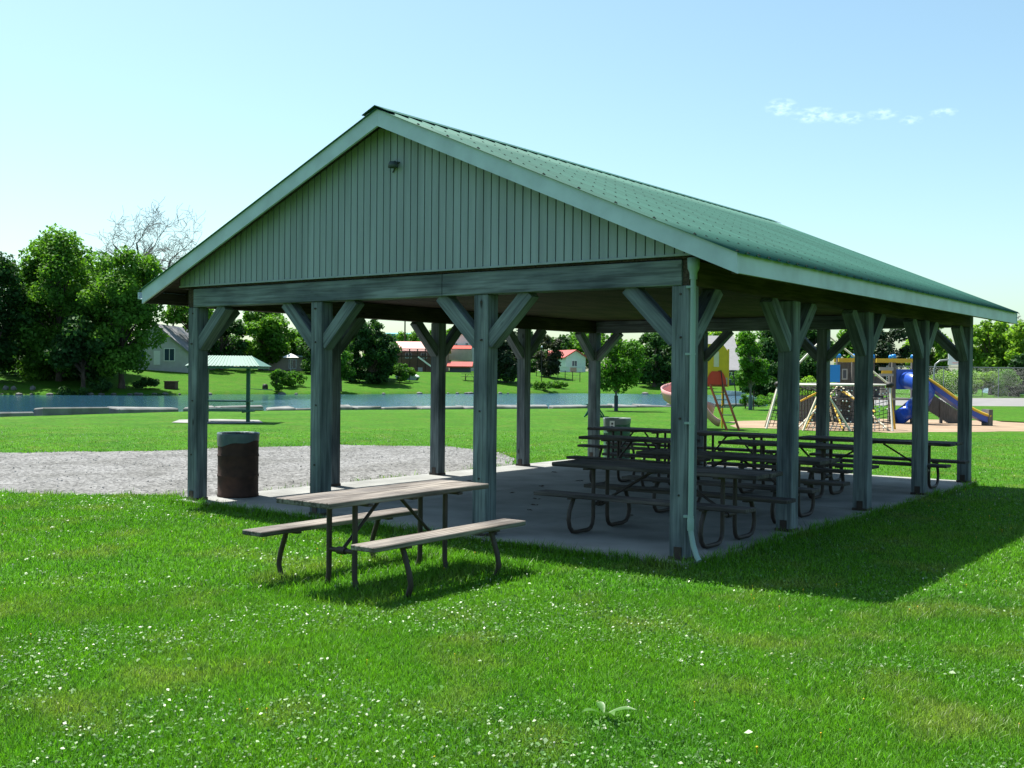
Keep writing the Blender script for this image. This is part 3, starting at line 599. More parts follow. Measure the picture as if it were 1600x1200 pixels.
for i, (px, u, r, h, mm, lab) in enumerate([(445,116,1.3,2.0,lf_fresh,'shrub on far bank in front of pale roofed house'), (462,118,1.6,1.5,lf_fresh,'low shrub on the far bank beside the second front post'), (432,112,.9,2.3,lf_fresh,'slim bush left of patio house on far bank'),
   (624,129,1.1,2.6,lf_fresh,'round bush in front of grey garden shed'), (640,131,.7,1.7,lf_mid,'small bush right of the garden shed bush'), (588,53,.45,.5,lf_spr,'weed tuft growing from the river wall'),
   (158,102,1.0,1.3,lf_dark,'dark shrub at water edge under the maple'), (118,100,1.6,1.5,lf_dark,'dark shrub at water edge below tall maple'), (228,107,1.5,1.0,lf_dark,'low dark shrub on far bank right of maple'), (250,104,1.2,.8,lf_dark,'low shrub near the brown box on the bank'),
   (1262,62,1.0,1.9,lf_spr,'sunlit bush behind the climbing net'), (1165,60,.35,.8,lf_fresh,'weed clump at the foot of second young tree'), (1186,63,.6,.6,lf_fresh,'weeds on river edge right of second young tree'), (1206,66,.9,.8,lf_fresh,'weeds at the river end near white pole'),
   (1308,52,.8,.8,lf_mid,'weeds under the play tower wall'), (850,132,1.4,1.0,lf_mid,'reeds at far waterline below the slope fence'), (875,136,1.2,.9,lf_mid,'low reeds at far waterline below bronze tree'),
   (1485,104,2.2,2.6,lf_spr,'shrub row behind chain fence beside hoop post'), (1535,104,2.0,2.2,lf_spr,'shrub behind the chain fence right of shelter end'), (1560,103,1.8,2.6,lf_mid,'dark shrub behind fence at right'), (1508,106,2.0,3.0,lf_mid,'green shrub behind fence just left of end post'),
   (1465,55,.8,.5,lf_mid,'weeds under the blue open slide'), (1100,138,1.6,1.3,lf_mid,'low shrub on far bank behind the ladder'), (1085,137,1.4,1.1,lf_dark,'dark low shrub near far shore behind slide tower')]):
    bush('shrub', lab, place(px, u), r, h, mm, int(700+500*r*h), .10 if u < 70 else .2, 60+i, group=GB)

# ------------------------------------------------------------------ river wall and bank stones
wl = MB(); R_ = random.Random(4)
vv = -19.5
while vv < 14.6:
    l = R_.uniform(1.1, 2.0); u0_, u1_ = unear(vv)+.1, unear(vv+l-.05)+.1; h = R_.uniform(.15, .22) + (.14 if vv < -17.5 else .05 if vv < -13 else 0)
    a = Vector((*xy(u0_, vv), 0)); b_ = Vector((*xy(u1_, vv+l-.05), 0)); d = (b_-a); n_ = Vector((-d.y, d.x, 0)).normalized()
    if n_.dot(FW) < 0: n_ = -n_
    w = R_.uniform(.55, .8); P = []
    for p, q in ((a,0),(b_,0),(b_,w),(a,w)): P.append(p+n_*q+Vector((R_.gauss(0,.09), R_.gauss(0,.09), 0)))
    vs = [Vector((p.x,p.y,-1.5)) for p in P]+[Vector((p.x,p.y,GZ+h*R_.uniform(.4,1.2))) for p in P]
    wl.add(vs, [(3,2,1,0),(4,5,6,7),(0,1,5,4),(1,2,6,5),(2,3,7,6),(3,0,4,7)]); vv += l+R_.uniform(0,.12)
tag(wl.build('river_wall', stonec, None, bevel=.05), 'low grey block wall edging the near lawn along the river', 'wall')
GS = 'stones on the far waterline'
proto = None
for i in range(46):
    v_ = R_.uniform(-46, 30); u_ = ufar(v_)-R_.uniform(-.5,.5); x_, y_ = xy(u_, v_)
    if proto is None:
        q = MB(); q.ball((0,0,0), .5, 8, .6); q.v = [(p[0]*R_.uniform(.8,1.25), p[1]*R_.uniform(.8,1.2), p[2]*R_.uniform(.8,1.2)) for p in q.v]
        o = proto = q.build('bank_stone', stone)
    else: o = proto.copy(); COL.objects.link(o)
    tag(o, 'grey stone lying along the far waterline', 'stone', GS); o.location = (x_, y_, WL+.06); s_ = R_.uniform(.25, .7); o.scale = (s_*R_.uniform(.8,1.6), s_, s_*.8); o.rotation_euler.z = R_.uniform(0,6)
for px, u, lab in ((9, 99, 'pale stone planter on far bank at left edge'), (21, 99, 'white stone on the far bank second from left edge'), (51, 100, 'round white stone on far bank left of the dark shade')):
    q = MB(); p = place(px, u); q.lathe([(.02,-.1),(.2,-.05),(.26,.1),(.22,.28),(.12,.36),(.02,.38)], 10); q.v = [(a+R_.gauss(0,.04), b+R_.gauss(0,.04), c+R_.gauss(0,.03)) for a,b,c in q.v]
    o = q.build('pale_stone', stone); o.location = p; tag(o, lab, 'stone', 'pale stones on the far bank')

# ------------------------------------------------------------------ houses across the river
def pmat(n, c, r=.7, v=.12, s=2): return mat(n, c, r, var=v, scale=s)
def house(name, label, px, u, wpx, depth, ytop, yeave, ybase, wallm, roofm, gable_front, windows=(), door=None, cat='house', yaw=0, over=.35, chimney=None, base=None, group=None):
    """windows: (px0,px1,y0,y1) as seen on the front wall"""
    s = u/FPX; hor = 583+(px-800)*.00979; zz = lambda y: CAM.z+(hor-y)*s
    zb_ = zz(ybase); ze, zt_ = zz(yeave)-zb_, zz(ytop)-zb_; v = (px-800)/FPX*u; x_, y_ = xy(u, v)
    t = thing(name, label, cat, (x_, y_, zb_), math.radians(-math.degrees(YAW))+yaw, group)
    w = wpx*s; a, b_ = -w/2, w/2; q = MB()
    if gable_front:
        q.prism([(a,0,-1.2),(b_,0,-1.2),(b_,0,ze),(0,0,zt_),(a,0,ze)], (0,0,0), (0,depth,0)); wa = q.build('wall', wallm, t)
        r = MB(); sl = (zt_-ze)/(w/2); e = w/2+over
        r.prism([(-e,-over,zt_-sl*e),(0,-over,zt_),(e,-over,zt_-sl*e),(e,-over,zt_-sl*e+.16),(0,-over,zt_+.18),(-e,-over,zt_-sl*e+.16)], (0,0,0), (0,depth+2*over,0)); ro = r.build('roof', roofm, t)
    else:
        q.prism([(a,0,-1.2),(a,depth,-1.2),(a,depth,ze),(a,depth/2,zt_),(a,0,ze)], (0,0,0), (w,0,0)); wa = q.build('wall', wallm, t)
        r = MB(); sl = (zt_-ze)/(depth/2); e = depth/2+over; c_ = depth/2
        r.prism([(a-over,c_-e,zt_-sl*e),(a-over,c_,zt_),(a-over,c_+e,zt_-sl*e),(a-over,c_+e,zt_-sl*e+.16),(a-over,c_,zt_+.18),(a-over,c_-e,zt_-sl*e+.16)], (0,0,0), (w+2*over,0,0)); ro = r.build('roof', roofm, t)
    if chimney: MB().box(chimney-.3, chimney+.3, depth*.4, depth*.4+.6, ze, zt_+1.0).build('chimney', brown, ro)
    for (p0, p1, y0, y1) in windows:
        x0, x1, z0, z1 = (p0-px)*s, (p1-px)*s, zz(y1)-zb_, zz(y0)-zb_; f = MB(); k = .09
        f.box(x0-k, x1+k, -.06, .02, z0-k, z0); f.box(x0-k, x1+k, -.06, .02, z1, z1+k); f.box(x0-k, x0, -.06, .02, z0, z1); f.box(x1, x1+k, -.06, .02, z0, z1); f.box((x0+x1)/2-.03, (x0+x1)/2+.03, -.05, .02, z0, z1)
        fo = f.build('window', white, t); MB().box(x0, x1, -.03, -.01, z0, z1).build('pane', glass, fo)
    if door:
        p0, p1, y0, y1 = door; MB().box((p0-px)*s, (p1-px)*s, -.05, .01, zz(y1)-zb_, zz(y0)-zb_).build('door', white, t)
    return t
lav = pmat('pale_grey_siding', (.50,.49,.50)); tan = pmat('tan_siding', (.45,.38,.31)); brick = mat('brick', (.30,.19,.15), .9, var=.35, scale=14); cyanw = pmat('pale_aqua_siding', (.62,.72,.70)); darkw = pmat('dark_siding', (.10,.11,.13))
rgrey = pmat('grey_shingle', (.22,.22,.23)); rlight = pmat('light_shingle', (.42,.39,.36)); rred = pmat('red_metal_roof', (.42,.07,.05), .45); rpink = pmat('pink_roof', (.62,.34,.30), .5); rgreen = pmat('pale_metal_roof', (.45,.60,.55), .35); teal = pmat('teal_cladding', (.10,.30,.31), .5)
house('house', 'pale grey house with a front gable behind the maple at left', 243, 124, 104, 11, 508, 550, 577, lav, rgrey, True, [(257,272,545,563), (213,228,550,563)], (240,250,548,570))
house('house', 'light roofed house wing partly hidden by maple trunk at left', 170, 128, 90, 9, 512, 540, 578, lav, rlight, False, [(160,172,552,565)])
house('house', 'house gable far behind, just left of the first front post', 306, 150, 60, 10, 502, 536, 572, lav, rgrey, True)
house('house', 'low dark house with pale metal roof between first two front posts', 440, 138, 66, 10, 545, 557, 584, tan, rgreen, False, [(404,420,560,578), (452,462,562,575)])
house('house', 'brick house with long pink roof and rear deck', 648, 152, 92, 11, 534, 549, 592, brick, rpink, False, [(634,642,552,559), (658,666,552,559), (628,640,575,590)], (652,660,574,592))
house('building', 'tall white building with dark windows beside the third front post', 738, 168, 66, 12, 514, 522, 580, white, rgrey, False, [(709,714,537,546), (727,731,536,545), (732,736,546,556), (744,750,537,547)], cat='building')
house('warehouse', 'long teal warehouse roof behind the pink roofed house', 640, 235, 90, 20, 519, 523, 575, teal, teal, False, cat='building', over=.1)
house('garden_shed', 'small grey garden shed with white roof below the brick house', 634, 133, 30, 4, 581, 589, 606, pmat('shed_grey', (.42,.48,.50)), white, True, cat='shed', over=.15)
house('pavilion_shed', 'dark shed with red roof left of the third front post', 718, 150, 32, 4, 567, 573, 598, darkw, rred, False, cat='shed')
house('house', 'small pale aqua house with a red roof on the hill', 899, 180, 34, 12, 548, 558, 584, cyanw, rred, True, [(893,901,564,572)], yaw=.35)
house('house', 'grey house with a big sloping roof behind the slide tower', 1126, 142, 62, 13, 524, 577, 603, darkw, rgrey, False, [(1134,1142,582,592)], cat='house')
house('house', 'blue house partly seen at the right edge behind dark bush', 1606, 122, 34, 9, 548, 566, 616, pmat('blue_siding', (.25,.38,.50)), rgrey, True, [(1594,1600,585,600)])
# deck of the brick house
p = W(645, 592, 149); t = thing('raised_deck', 'raised brown wooden deck along the back of the brick house', 'deck', (p.x, p.y, gz(*uv(p.x, p.y))), -YAW)
s = 149/FPX; MB().box(-30*s, 44*s, -.1, 2.4, 2.0, 2.2).build('platform', brown, t)
for i in range(7): x = -30*s+i*74*s/6; MB().box(x-.07, x+.07, -.1, .04, 0, 3.1).build('deck_post', brown, t)
q = MB(); q.box(-30*s, 44*s, -.08, 0, 3.05, 3.15)
for i in range(60): x = -30*s+i*74*s/60; q.box(x, x+.05, -.06, -.02, 2.2, 3.05)
q.build('railing', brown, t)
# stair beside it
t = thing('stair', 'white edged wooden stair running down from the raised deck', 'stairs', place(668, 146), -YAW); q = MB()
for i in range(9): q.box(-1.2+i*.3, -.9+i*.3, 0, 1, 1.9-i*.22, 1.96-i*.22)
q.build('treads', brown, t); MB().bar((-1.3, -.02, 2.05), (1.7, -.02, -.1), .05, .2).build('stringer', white, t)
# awning on the white building
p = W(716, 546, 164); t = thing('awning', 'orange red awning on the white building', 'awning', p, -YAW); MB().prism([(-1.9,0,0),(-1.9,3.2,.6),(-1.9,3.2,.72),(-1.9,0,.12)], (0,0,0), (3.9,0,0)).build('canopy', rred, t); MB().box(-1.9, 2.0, .0, 3.0, -1.6, -.02).build('porch', tan, t)
# poles
for px, u, yt, lab in ((270, 142, 497, 'utility pole behind the gabled house at left'), (632, 205, 480, 'utility pole behind teal warehouse')):
    b0 = place(px, u); h = CAM.z+(583+(px-800)*.0098-yt)*u/FPX-b0.z; t = thing('utility_pole', lab, 'utility pole', b0, -YAW, 'utility poles across the river'); MB().tube([(0,0,-.2),(0,0,h)], [.17,.12], 8).build('pole', brown, t); MB().box(-.9, .9, -.06, .06, h-.7, h-.55).build('crossarm', brown, t)
# old fence on the left far bank
b0 = place(18, 122); t = thing('board_fence', 'dark weathered board fence in the shade at left edge', 'fence', b0, -YAW); q = MB()
for i in range(26): q.box(-3.9+i*.3, -3.62+i*.3, 0, .03, 0, 1.75+random.uniform(-.05,.05))
q.build('boards', brown, t); MB().box(-3.9, 3.9, .03, .09, 1.2, 1.3).build('rail', brown, t)
# brown box, boats, dock, far table, slope fence, tank
b0 = place(265, 108); t = thing('compost_bin', 'dark brown square bin on far lawn left of the first post', 'bin', b0, -YAW); MB().box(-.55,.55,0,1.0,0,.72).build('body', brown, t, bevel=.03); MB().box(-.6,.6,-.05,1.05,.72,.8).build('lid', brown, t); 
for s_ in (-1,1): MB().box(s_*.3-.03, s_*.3+.03, -.03, 0, .05, .7).build('batten', brown, t)
alu = mat('boat_aluminium', (.42,.46,.47), .4, metal=.3)
def hull(L, w, h, m_, t):
    q = MB(); n = 9; vs = []; fs = []
    for i in range(n):
        k = i/(n-1); hw = w/2*(1-max(0, (k-.45)/.55)**2.2)+.02; zk = h*(.0+.35*max(0, (k-.5)*2)**2); x_ = -L/2+L*k
        vs += [(x_, -hw, h+.12*k), (x_, -hw*.7, zk+.08), (x_, 0, zk), (x_, hw*.7, zk+.08), (x_, hw, h+.12*k), (x_, hw*.9, h+.12*k-.03), (x_, hw*.6, zk+.2), (x_, -hw*.6, zk+.2), (x_, -hw*.9, h+.12*k-.03)]
    for i in range(n-1):
        for j in range(9): fs.append((i*9+j, i*9+(j+1)%9, (i+1)*9+(j+1)%9, (i+1)*9+j))
    fs += [tuple(range(9)), tuple(range((n-1)*9, n*9))]; q.add(vs, fs); return q.build('hull', m_, t)
def boat(label, px, py, L, m_, rz, motor):
    p = WZ(px, py, WL); t = thing('rowing_boat', label, 'boat', (p.x, p.y, WL-.08), -YAW+rz, None); hull(L, 1.4, .55, m_, t)
    for x_ in (-.8, .5): MB().box(x_-.12, x_+.12, -.55, .55, .4, .44).build('thwart', m_, t)
    if motor:
        q = MB(); q.lathe([(.02,1.25),(.2,1.2),(.24,.95),(.17,.75),(.06,.7),(.06,.0)], 10, (-L/2-.15,0,0)); q.build('outboard_motor', black, t)
        q = MB(); q.lathe([(.02,1.1),(.25,1.05),(.3,.8),(.3,.5),(.05,.45)], 10, (-L/2+.9,.1,0)); q.build('seat', black, t)
boat('grey motor boat with black outboard moored at the far bank', 398, 615, 4.0, alu, math.pi, True)
boat('white rowing boat pulled up at far shore right of the ladder', 1148, 618, 2.2, white, math.pi, False)
p = WZ(378, 614, WL); t = thing('dock', 'pale floating dock beside the grey motor boat', 'dock', (p.x, p.y, WL), -YAW); MB().box(-2.2,.6,.2,1.6,.1,.38).build('decking', stonec, t); MB().box(-2.0,.4,.3,1.5,-.1,.1).build('float', black, t)
p = WZ(800, 613, WL); t = thing('dock', 'low wooden dock at far bank right of the third front post', 'dock', (p.x, p.y, WL), -YAW); MB().box(-2.6,1.9,.2,1.8,.35,.5).build('decking', stonec, t)
for x_ in (-2.3, -.3, 1.6): MB().tube([(x_,.4,-.5),(x_,.4,.6)], .08, 6).build('pile', brown, t)
far_t = copy_tree(t6); far_t['label'] = 'small picnic table on far lawn beside the third front post'; far_t.location = place(734, 137); far_t.rotation_euler.z = -YAW+.1; del far_t['group']; far_t.scale = (1.15,1.15,1.15)
fa, fb = place(838, 150), place(906, 146); t = thing('wire_fence', 'thin wire fence with dark posts on the slope below bronze tree', 'fence', fa)
d = fb-fa
for i in range(7):
    q = d*(i/6); z_ = gz(*uv(fa.x+q.x, fa.y+q.y))-fa.z; MB().tube([(q.x,q.y,z_-.1),(q.x,q.y,z_+1.3)], .05, 5).build('fence_post', black, t)
q = MB()
for h_ in (.4, .8, 1.2): q.tube([(d.x*k/6, d.y*k/6, gz(*uv(fa.x+d.x*k/6, fa.y+d.y*k/6))-fa.z+h_) for k in range(7)], .012, 4)
q.build('wires', black, t)
b0 = place(846, 140); t = thing('flag_pole', 'thin pole standing by the far shore left of bronze tree', 'pole', b0); MB().tube([(0,0,0),(0,0,4.6)], .05, 6).build('pole', black, t); MB().lathe([(.02,4.9),(.1,4.8),(.12,4.65),(.05,4.6)], 8).build('finial', white, t)
# things by the aqua house
for i, (px, w_, h_, m_, lab) in enumerate(((882, 1.6, .8, white, 'white boat trailer load left of the aqua house wall'), (896, 1.0, .7, rpink, 'orange crate in front of the aqua house'), (905, .9, .6, white, 'white crate in front of aqua house, right of the orange one'))):
    b0 = place(px, 176); t = thing('storage_crate', lab, 'crate', b0, -YAW); MB().box(-w_/2,w_/2,0,.8,0,h_).build('box', m_, t, bevel=.05); MB().box(-w_/2-.03,w_/2+.03,-.03,.83,h_,h_+.08).build('lid', m_, t)
# patio umbrella and chairs near the pale roofed house
b0 = place(454, 133); t = thing('patio_umbrella', 'white patio umbrella by the pale roofed house', 'umbrella', b0); MB().tube([(0,0,0),(0,0,2.2)], .04, 6).build('pole', white, t); MB().lathe([(1.0,1.75),(.5,2.05),(.02,2.25)], 10).build('canopy', white, t)

# ------------------------------------------------------------------ small green shelter by the river
b0 = place(360, 38.2); t = thing('small_shelter', 'small green post shelter with pale roof near the river', 'shelter', b0, -YAW)
s = 38.2/FPX; X = lambda px: (px-360)*s; Z = lambda py: CAM.z+(578.7-py)*s-b0.z
MB().prism([(X(302),-.75,Z(574)),(X(312),.0,Z(556)),(X(312),.0,Z(558)),(X(302),-.72,Z(576))], (0,0,0), (.001,0,0)).build('roof_edge', greenp, t)
q = MB(); n = 40
for i in range(n):
    k0, k1 = i/n, (i+1)/n; a0, a1 = X(300)+(X(414)-X(300))*k0, X(300)+(X(414)-X(300))*k1; c0, c1 = X(312)+(X(392)-X(312))*k0, X(312)+(X(392)-X(312))*k1; h_ = .012 if i % 2 else 0
    q.add([(a0,-.85,Z(572)+h_),(a1,-.85,Z(572)+h_),(c1,.1,Z(556)+h_),(c0,.1,Z(556)+h_)], [(0,1,2,3)]); q.add([(a0,1.05,Z(572)+h_),(a1,1.05,Z(572)+h_),(c1,.1,Z(556)+h_),(c0,.1,Z(556)+h_)], [(3,2,1,0)])
q.add([(X(414),-.85,Z(572)),(X(414),1.05,Z(572)),(X(392),.1,Z(556))], [(0,1,2)]); q.add([(X(300),-.85,Z(572)),(X(300),1.05,Z(572)),(X(312),.1,Z(556))], [(2,1,0)])
q.build('roof', paleroof, t); MB().box(X(303), X(411), -.8, 1.0, Z(576), Z(572.6)).build('roof_frame', greenp, t)
for px in (322, 387): MB().box(X(px)-.06, X(px)+.06, .03, .15, 0, Z(574)).build('post', greenp, t)
MB().box(X(310), X(392), -.30, .40, .72, .77).build('tabletop', greenp, t)
for y_ in (-.75, .6): MB().box(X(310), X(404), y_, y_+.26, .40, .445).build('seat', greenp, t)
for px in (322, 387): MB().box(X(px)-.03, X(px)+.03, -.7, .8, .36, .40).build('arm', greenp, t)
sheet_poly('concrete_pad', [WZ(268,661,GZ)[:2], WZ(345,662.5,GZ)[:2], WZ(412,661.5,GZ)[:2], WZ(404,657,GZ)[:2], WZ(340,655.5,GZ)[:2], WZ(280,656.5,GZ)[:2]], GZ+.02, concrete, 'pale concrete pad under the small green shelter', jit=.015, sub=.5)

# ------------------------------------------------------------------ park bench
b0 = place(925, 46.5); t = thing('park_bench', 'green slatted park bench seen end on behind a post', 'bench', b0, -YAW+1.45); t.scale = (1,1.1,1.18)
for s_ in (-.75, .75): MB().tube([(s_,.25,0),(s_,.1,.22),(s_,.12,.42),(s_,-.2,.46),(s_,-.28,.9)], .03, 6).build('leg', greenp, t); MB().tube([(s_,-.2,.42),(s_,-.3,.2),(s_,-.45,0)], .03, 6).build('leg', greenp, t)
for i in range(4): MB().box(-.9,.9,.2-.11*i-.1,.2-.11*i,.45,.48).build('seat_slat', greenp, t)
for i in range(4): MB().bar((-.9,-.215-.02*i,.56+.1*i),(.9,-.215-.02*i,.56+.1*i),.03,.085).build('back_slat', greenp, t)

# ------------------------------------------------------------------ playground
yel = mat('yellow_plastic', (.62,.42,.02), .4, var=.1); yelw = mat('yellow_wood', (.60,.38,.04), .6, var=.15); red = mat('red_plastic', (.55,.05,.03), .35, var=.1); pink = mat('faded_pink_plastic', (.60,.31,.30), .35, var=.15, scale=3)
blue = mat('blue_plastic', (.018,.075,.42), .28, var=.12, spec=.5); lblue = mat('light_blue_panel', (.02,.22,.62), .35); gwood = mat('grey_play_wood', (.14,.135,.13), .85, var=.35, scale=8, stretch=(4,4,.5)); orust = mat('orange_steel', (.32,.10,.04), .5, var=.3, scale=8)
cream = mat('cream_pipe', (.62,.56,.42), .4, var=.1); wpipe = mat('white_pipe', (.55,.53,.47), .4)
def base_at(px, py): p = WZ(px, py, GZ); return Vector((p.x, p.y, GZ))
# spiral slide with yellow tower
U = 36.2; b0 = base_at(1118, 671); s = U/FPX; X = lambda px: (px-1118)*s; Z = lambda py: CAM.z+(586.1-py)*s-GZ
t = thing('slide_tower', 'yellow slide tower with red panel, ladder and faded pink spiral chute', 'slide', b0, -YAW)
zf = Z(601); MB().box(X(1096), X(1137), .0, 1.0, zf-.07, zf).build('platform', orust, t)
q = MB(); q.prism([(X(1097),0,Z(590)),(X(1136),0,Z(590)),(X(1136),0,Z(548)),(X(1128),0,Z(537)),(X(1097),0,Z(537))], (0,0,0), (0,.05,0)); pan = q.build('yellow_panel', yel, t)
MB().box(X(1114), X(1122), -.012, -.003, Z(573), Z(549)).build('panel_window', cream, pan)
q = MB(); q.prism([(X(1097),.95,Z(590)),(X(1136),.95,Z(590)),(X(1136),.95,Z(548)),(X(1128),.95,Z(537)),(X(1097),.95,Z(537))], (0,0,0), (0,.05,0)); q.build('yellow_panel', yel, t)
q = MB(); n = 12; pl = [(X(1103)+(X(1134)-X(1103))*(.5-.5*math.cos(math.pi*i/n)), -.035, zf+(Z(580)-zf)*min(1, 1.15*math.sin(math.pi*i/n)+.0)) for i in range(n+1)]
q.prism(pl, (0,0,0), (0,.03,0)); q.build('red_panel', red, t); MB().box(X(1097), X(1136), -.002, .05, zf, Z(590)-.002).build('kick_panel', pmat('pale_panel', (.45,.40,.38)), t)
for px in (1097, 1137): MB().tube([(X(px),.02,zf-.05),(X(px),.02,Z(545))], .035, 8).build('corner_pipe', yel, t); MB().tube([(X(px),.95,0),(X(px),.95,Z(545))], .035, 8).build('corner_pipe', yel, t)
for (p0, p1) in ((1108,1131),(1128,1150)): MB().tube([(X(p0),-.05,zf),(X(p1),-1.0 if 0 else -.55,0)], .04, 8).build('ladder_rail', orust, t)
for i in range(1, 6): k = i/6; a = X(1108)+(X(1131)-X(1108))*k; MB().tube([(a,-.05-.5*k,zf*(1-k)),(a+X(1128)-X(1108),-.05-.5*k,zf*(1-k))], .018, 6).build('rung', chain, t)
for p0, p1 in ((1120,1128),(1139,1147)): MB().tube([(X(p0),.05,Z(580)),(X(p0)+.1,-.1,Z(579)),(X(p1)-.02,-.25,Z(610)),(X(p1),-.3,Z(632)),(X(p1)-.1,-.2,Z(638))], .018, 6).build('handrail', black, t)
# spiral chute: half pipe on a helix
ch = []; fs = []; cx, cy, r0_ = X(1078), .55, .62; m_ = 30; k_ = 9
for i in range(m_+1):
    q_ = i/m_; a = math.radians(20 + 330*q_); c_ = Vector((cx+math.cos(a)*r0_, cy+math.sin(a)*r0_, zf-.05-(zf-.42)*q_**1.0)); o_ = Vector((math.cos(a), math.sin(a), 0))
    for j in range(k_): b_ = math.pi*(j/(k_-1)); ch.append(c_ + o_*(math.cos(b_)*.30) + Vector((0,0,.30-math.sin(b_)*.34 + (.12 if j < 2 else 0))))
for i in range(m_):
    for j in range(k_-1): fs.append((i*k_+j, i*k_+j+1, (i+1)*k_+j+1, (i+1)*k_+j))
q = MB(); q.add(ch, fs, True); o = q.build('spiral_chute', pink, t); o.modifiers.new('t', 'SOLIDIFY').thickness = .035
q = MB(); vs = []
for i in range(9):
    k = i/8; c_ = Vector((X(1090)+(X(1118)-X(1090))*k, -.42-.1*k, .62*(1-k)**1.6+.16))
    for j in range(7): b_ = math.pi*j/6; vs.append(c_+Vector((0, math.cos(b_)*.34, .2-math.sin(b_)*.24)))
q.add(vs, [(i*7+j, i*7+j+1, (i+1)*7+j+1, (i+1)*7+j) for i in range(8) for j in range(6)], True); o = q.build('run_out_chute', pink, t); o.modifiers.new('t', 'SOLIDIFY').thickness = .035
MB().tube([(cx,cy,0),(cx,cy,zf+.4)], .06, 8).build('centre_pole', chain, t)
# climbing net
U = 39.0; b0 = base_at(1290, 669); s = U/FPX; X = lambda px: (px-1290)*s; Z = lambda py: CAM.z+(587.8-py)*s-GZ
t = thing('climbing_frame', 'white pipe climbing frame with black rope net', 'climbing frame', b0, -YAW)
zm = Z(601); zt_ = Z(524)
nodes = {'a': (X(1215),-.2,zm), 'b': (X(1265),-1.5,zm), 'c': (X(1372),-1.0,zm+.02), 'd': (X(1313),1.9,zm+.02), 'top': (X(1290),0,zt_)}
g = {'g1': (X(1190),-.9,0), 'g2': (X(1202),.5,0), 'g3': (X(1232),-2.0,0), 'g4': (X(1365),-1.8,0), 'g5': (X(1390),-.4,0), 'g6': (X(1330),2.2,0), 'g7': (X(1300),-2.1,.0)}
def pipe(a, b_, m_, r=.036): MB().tube([a, b_], r, 8).build('pipe', m_, t)
for a, b_ in (('a','b'),('b','c'),('c','d'),('d','a')): pipe(nodes[a], nodes[b_], wpipe)
for a in 'abcd': pipe(nodes[a], nodes['top'], cream if a in 'cd' else wpipe)
pipe(nodes['a'], g['g1'], wpipe); pipe(nodes['a'], g['g2'], cream); pipe(nodes['b'], g['g3'], cream); pipe(nodes['b'], g['g7'], cream); pipe(nodes['c'], g['g4'], wpipe); pipe(nodes['c'], g['g5'], yelw); pipe(nodes['d'], g['g6'], cream)
pipe((X(1318),.6,zm), (X(1362),-1.7,0), cream); pipe((X(1318),.6,zm), (X(1232),-1.2,.0), cream)
for k in 'abcd': q = MB(); q.ball(nodes[k], .16, 10, .7); q.build('node_ball', black, t)
q = MB()
def net(A, B, C_, D, nu, nv):
    A, B, C_, D = map(Vector, (A, B, C_, D))
    f = lambda i, j: A.lerp(B, i/nu).lerp(D.lerp(C_, i/nu), j/nv) + Vector((0,0,-.25*math.sin(math.pi*i/nu)*math.sin(math.pi*j/nv)))
    for i in range(nu+1):
        for j in range(nv):
            q.tube([f(i,j), f(i,j+1)], .011, 4, False)
    for j in range(nv+1):
        for i in range(nu): q.tube([f(i,j), f(i+1,j)], .011, 4, False)
net(nodes['b'], nodes['c'], g['g4'], g['g3'], 20, 12); net(nodes['a'], nodes['d'], g['g6'], g['g2'], 18, 11); net(nodes['b'], nodes['a'], nodes['d'], nodes['c'], 8, 8)
q.build('rope_net', black, t)
q = MB(); A_, B_, C_, D_ = [Vector(v_) for v_ in (nodes['b'], nodes['c'], g['g4'], g['g3'])]; R_ = random.Random(3)
for i in range(1, 20):
    for j in range(1, 12):
        if R_.random() < .45: q.ball(A_.lerp(B_, i/20).lerp(D_.lerp(C_, i/20), j/12)+Vector((0,0,-.25*math.sin(math.pi*i/20)*math.sin(math.pi*j/12))), .03, 5)
tag(q.build('rope_joints', white, t), kind='stuff')
for a_, b_ in (((X(1252),-.6,.0), (X(1288),.4,Z(618))), ((X(1292),-1.9,0), (X(1313),1.9,zm)), ((X(1345),-1.4,Z(640)), (X(1312),.8,Z(603))), ((X(1262),.9,Z(627)), (X(1290),-.4,Z(603)))): pipe(a_, b_, yelw, .032)
# wooden play castle
U = 43.0; b0 = base_at(1395, 661.5); s = U/FPX; X = lambda px: (px-1395)*s; Z = lambda py: CAM.z+(588.8-py)*s-GZ
t = thing('play_castle', 'wooden play castle with yellow rails, blue tube and blue slide', 'playground castle', b0, -YAW)
for px, y_ in ((1374,.9),(1395,0),(1410,1.4),(1428,.2),(1312,.2),(1334,.1),(1298,1.3)):
    po = MB().box(X(px)-.07, X(px)+.07, y_-.07, y_+.07, 0, Z(560)).build('post', gwood, t); MB().lathe([(.0,.16),(.07,.15),(.1,.1),(.1,0),(.0,0)], 10, (X(px), y_, Z(560))).build('post_cap', lblue, po)
for a, b_, y_ in ((1367,1432,-.09),(1309,1337,-.02),(1367,1432,1.45),(1312,1374,.8)): MB().box(X(a), X(b_), y_-.03, y_+.03, Z(566.5), Z(560.5)).build('yellow_rail', yelw, t)
for a, b_, y0, y1 in ((1372,1394,574,579),(1372,1394,584,588),(1374,1392,606,618),(1371,1432,622,625)): MB().box(X(a), X(b_), -.08, -.03, Z(y1), Z(y0)).build('board', pmat('grey_board', (.34,.33,.31)), t)
q = MB()
for i in range(10): x0 = X(1376)+i*(X(1393)-X(1376))/10; q.box(x0, x0+.03, -.06, -.02, Z(585), Z(579))
q.build('lattice', yelw, t)
MB().box(X(1297), X(1432), .1, 1.5, Z(625), Z(622)).build('floor', gwood, t)
q = MB(); x0 = X(1250)
while x0 < X(1340): q.box(x0, x0+.11, .75, .80, .0, Z(620)+random.uniform(-.03,.05)); x0 += .125
q.build('palisade', gwood, t)
q = MB(); x0 = X(1309)
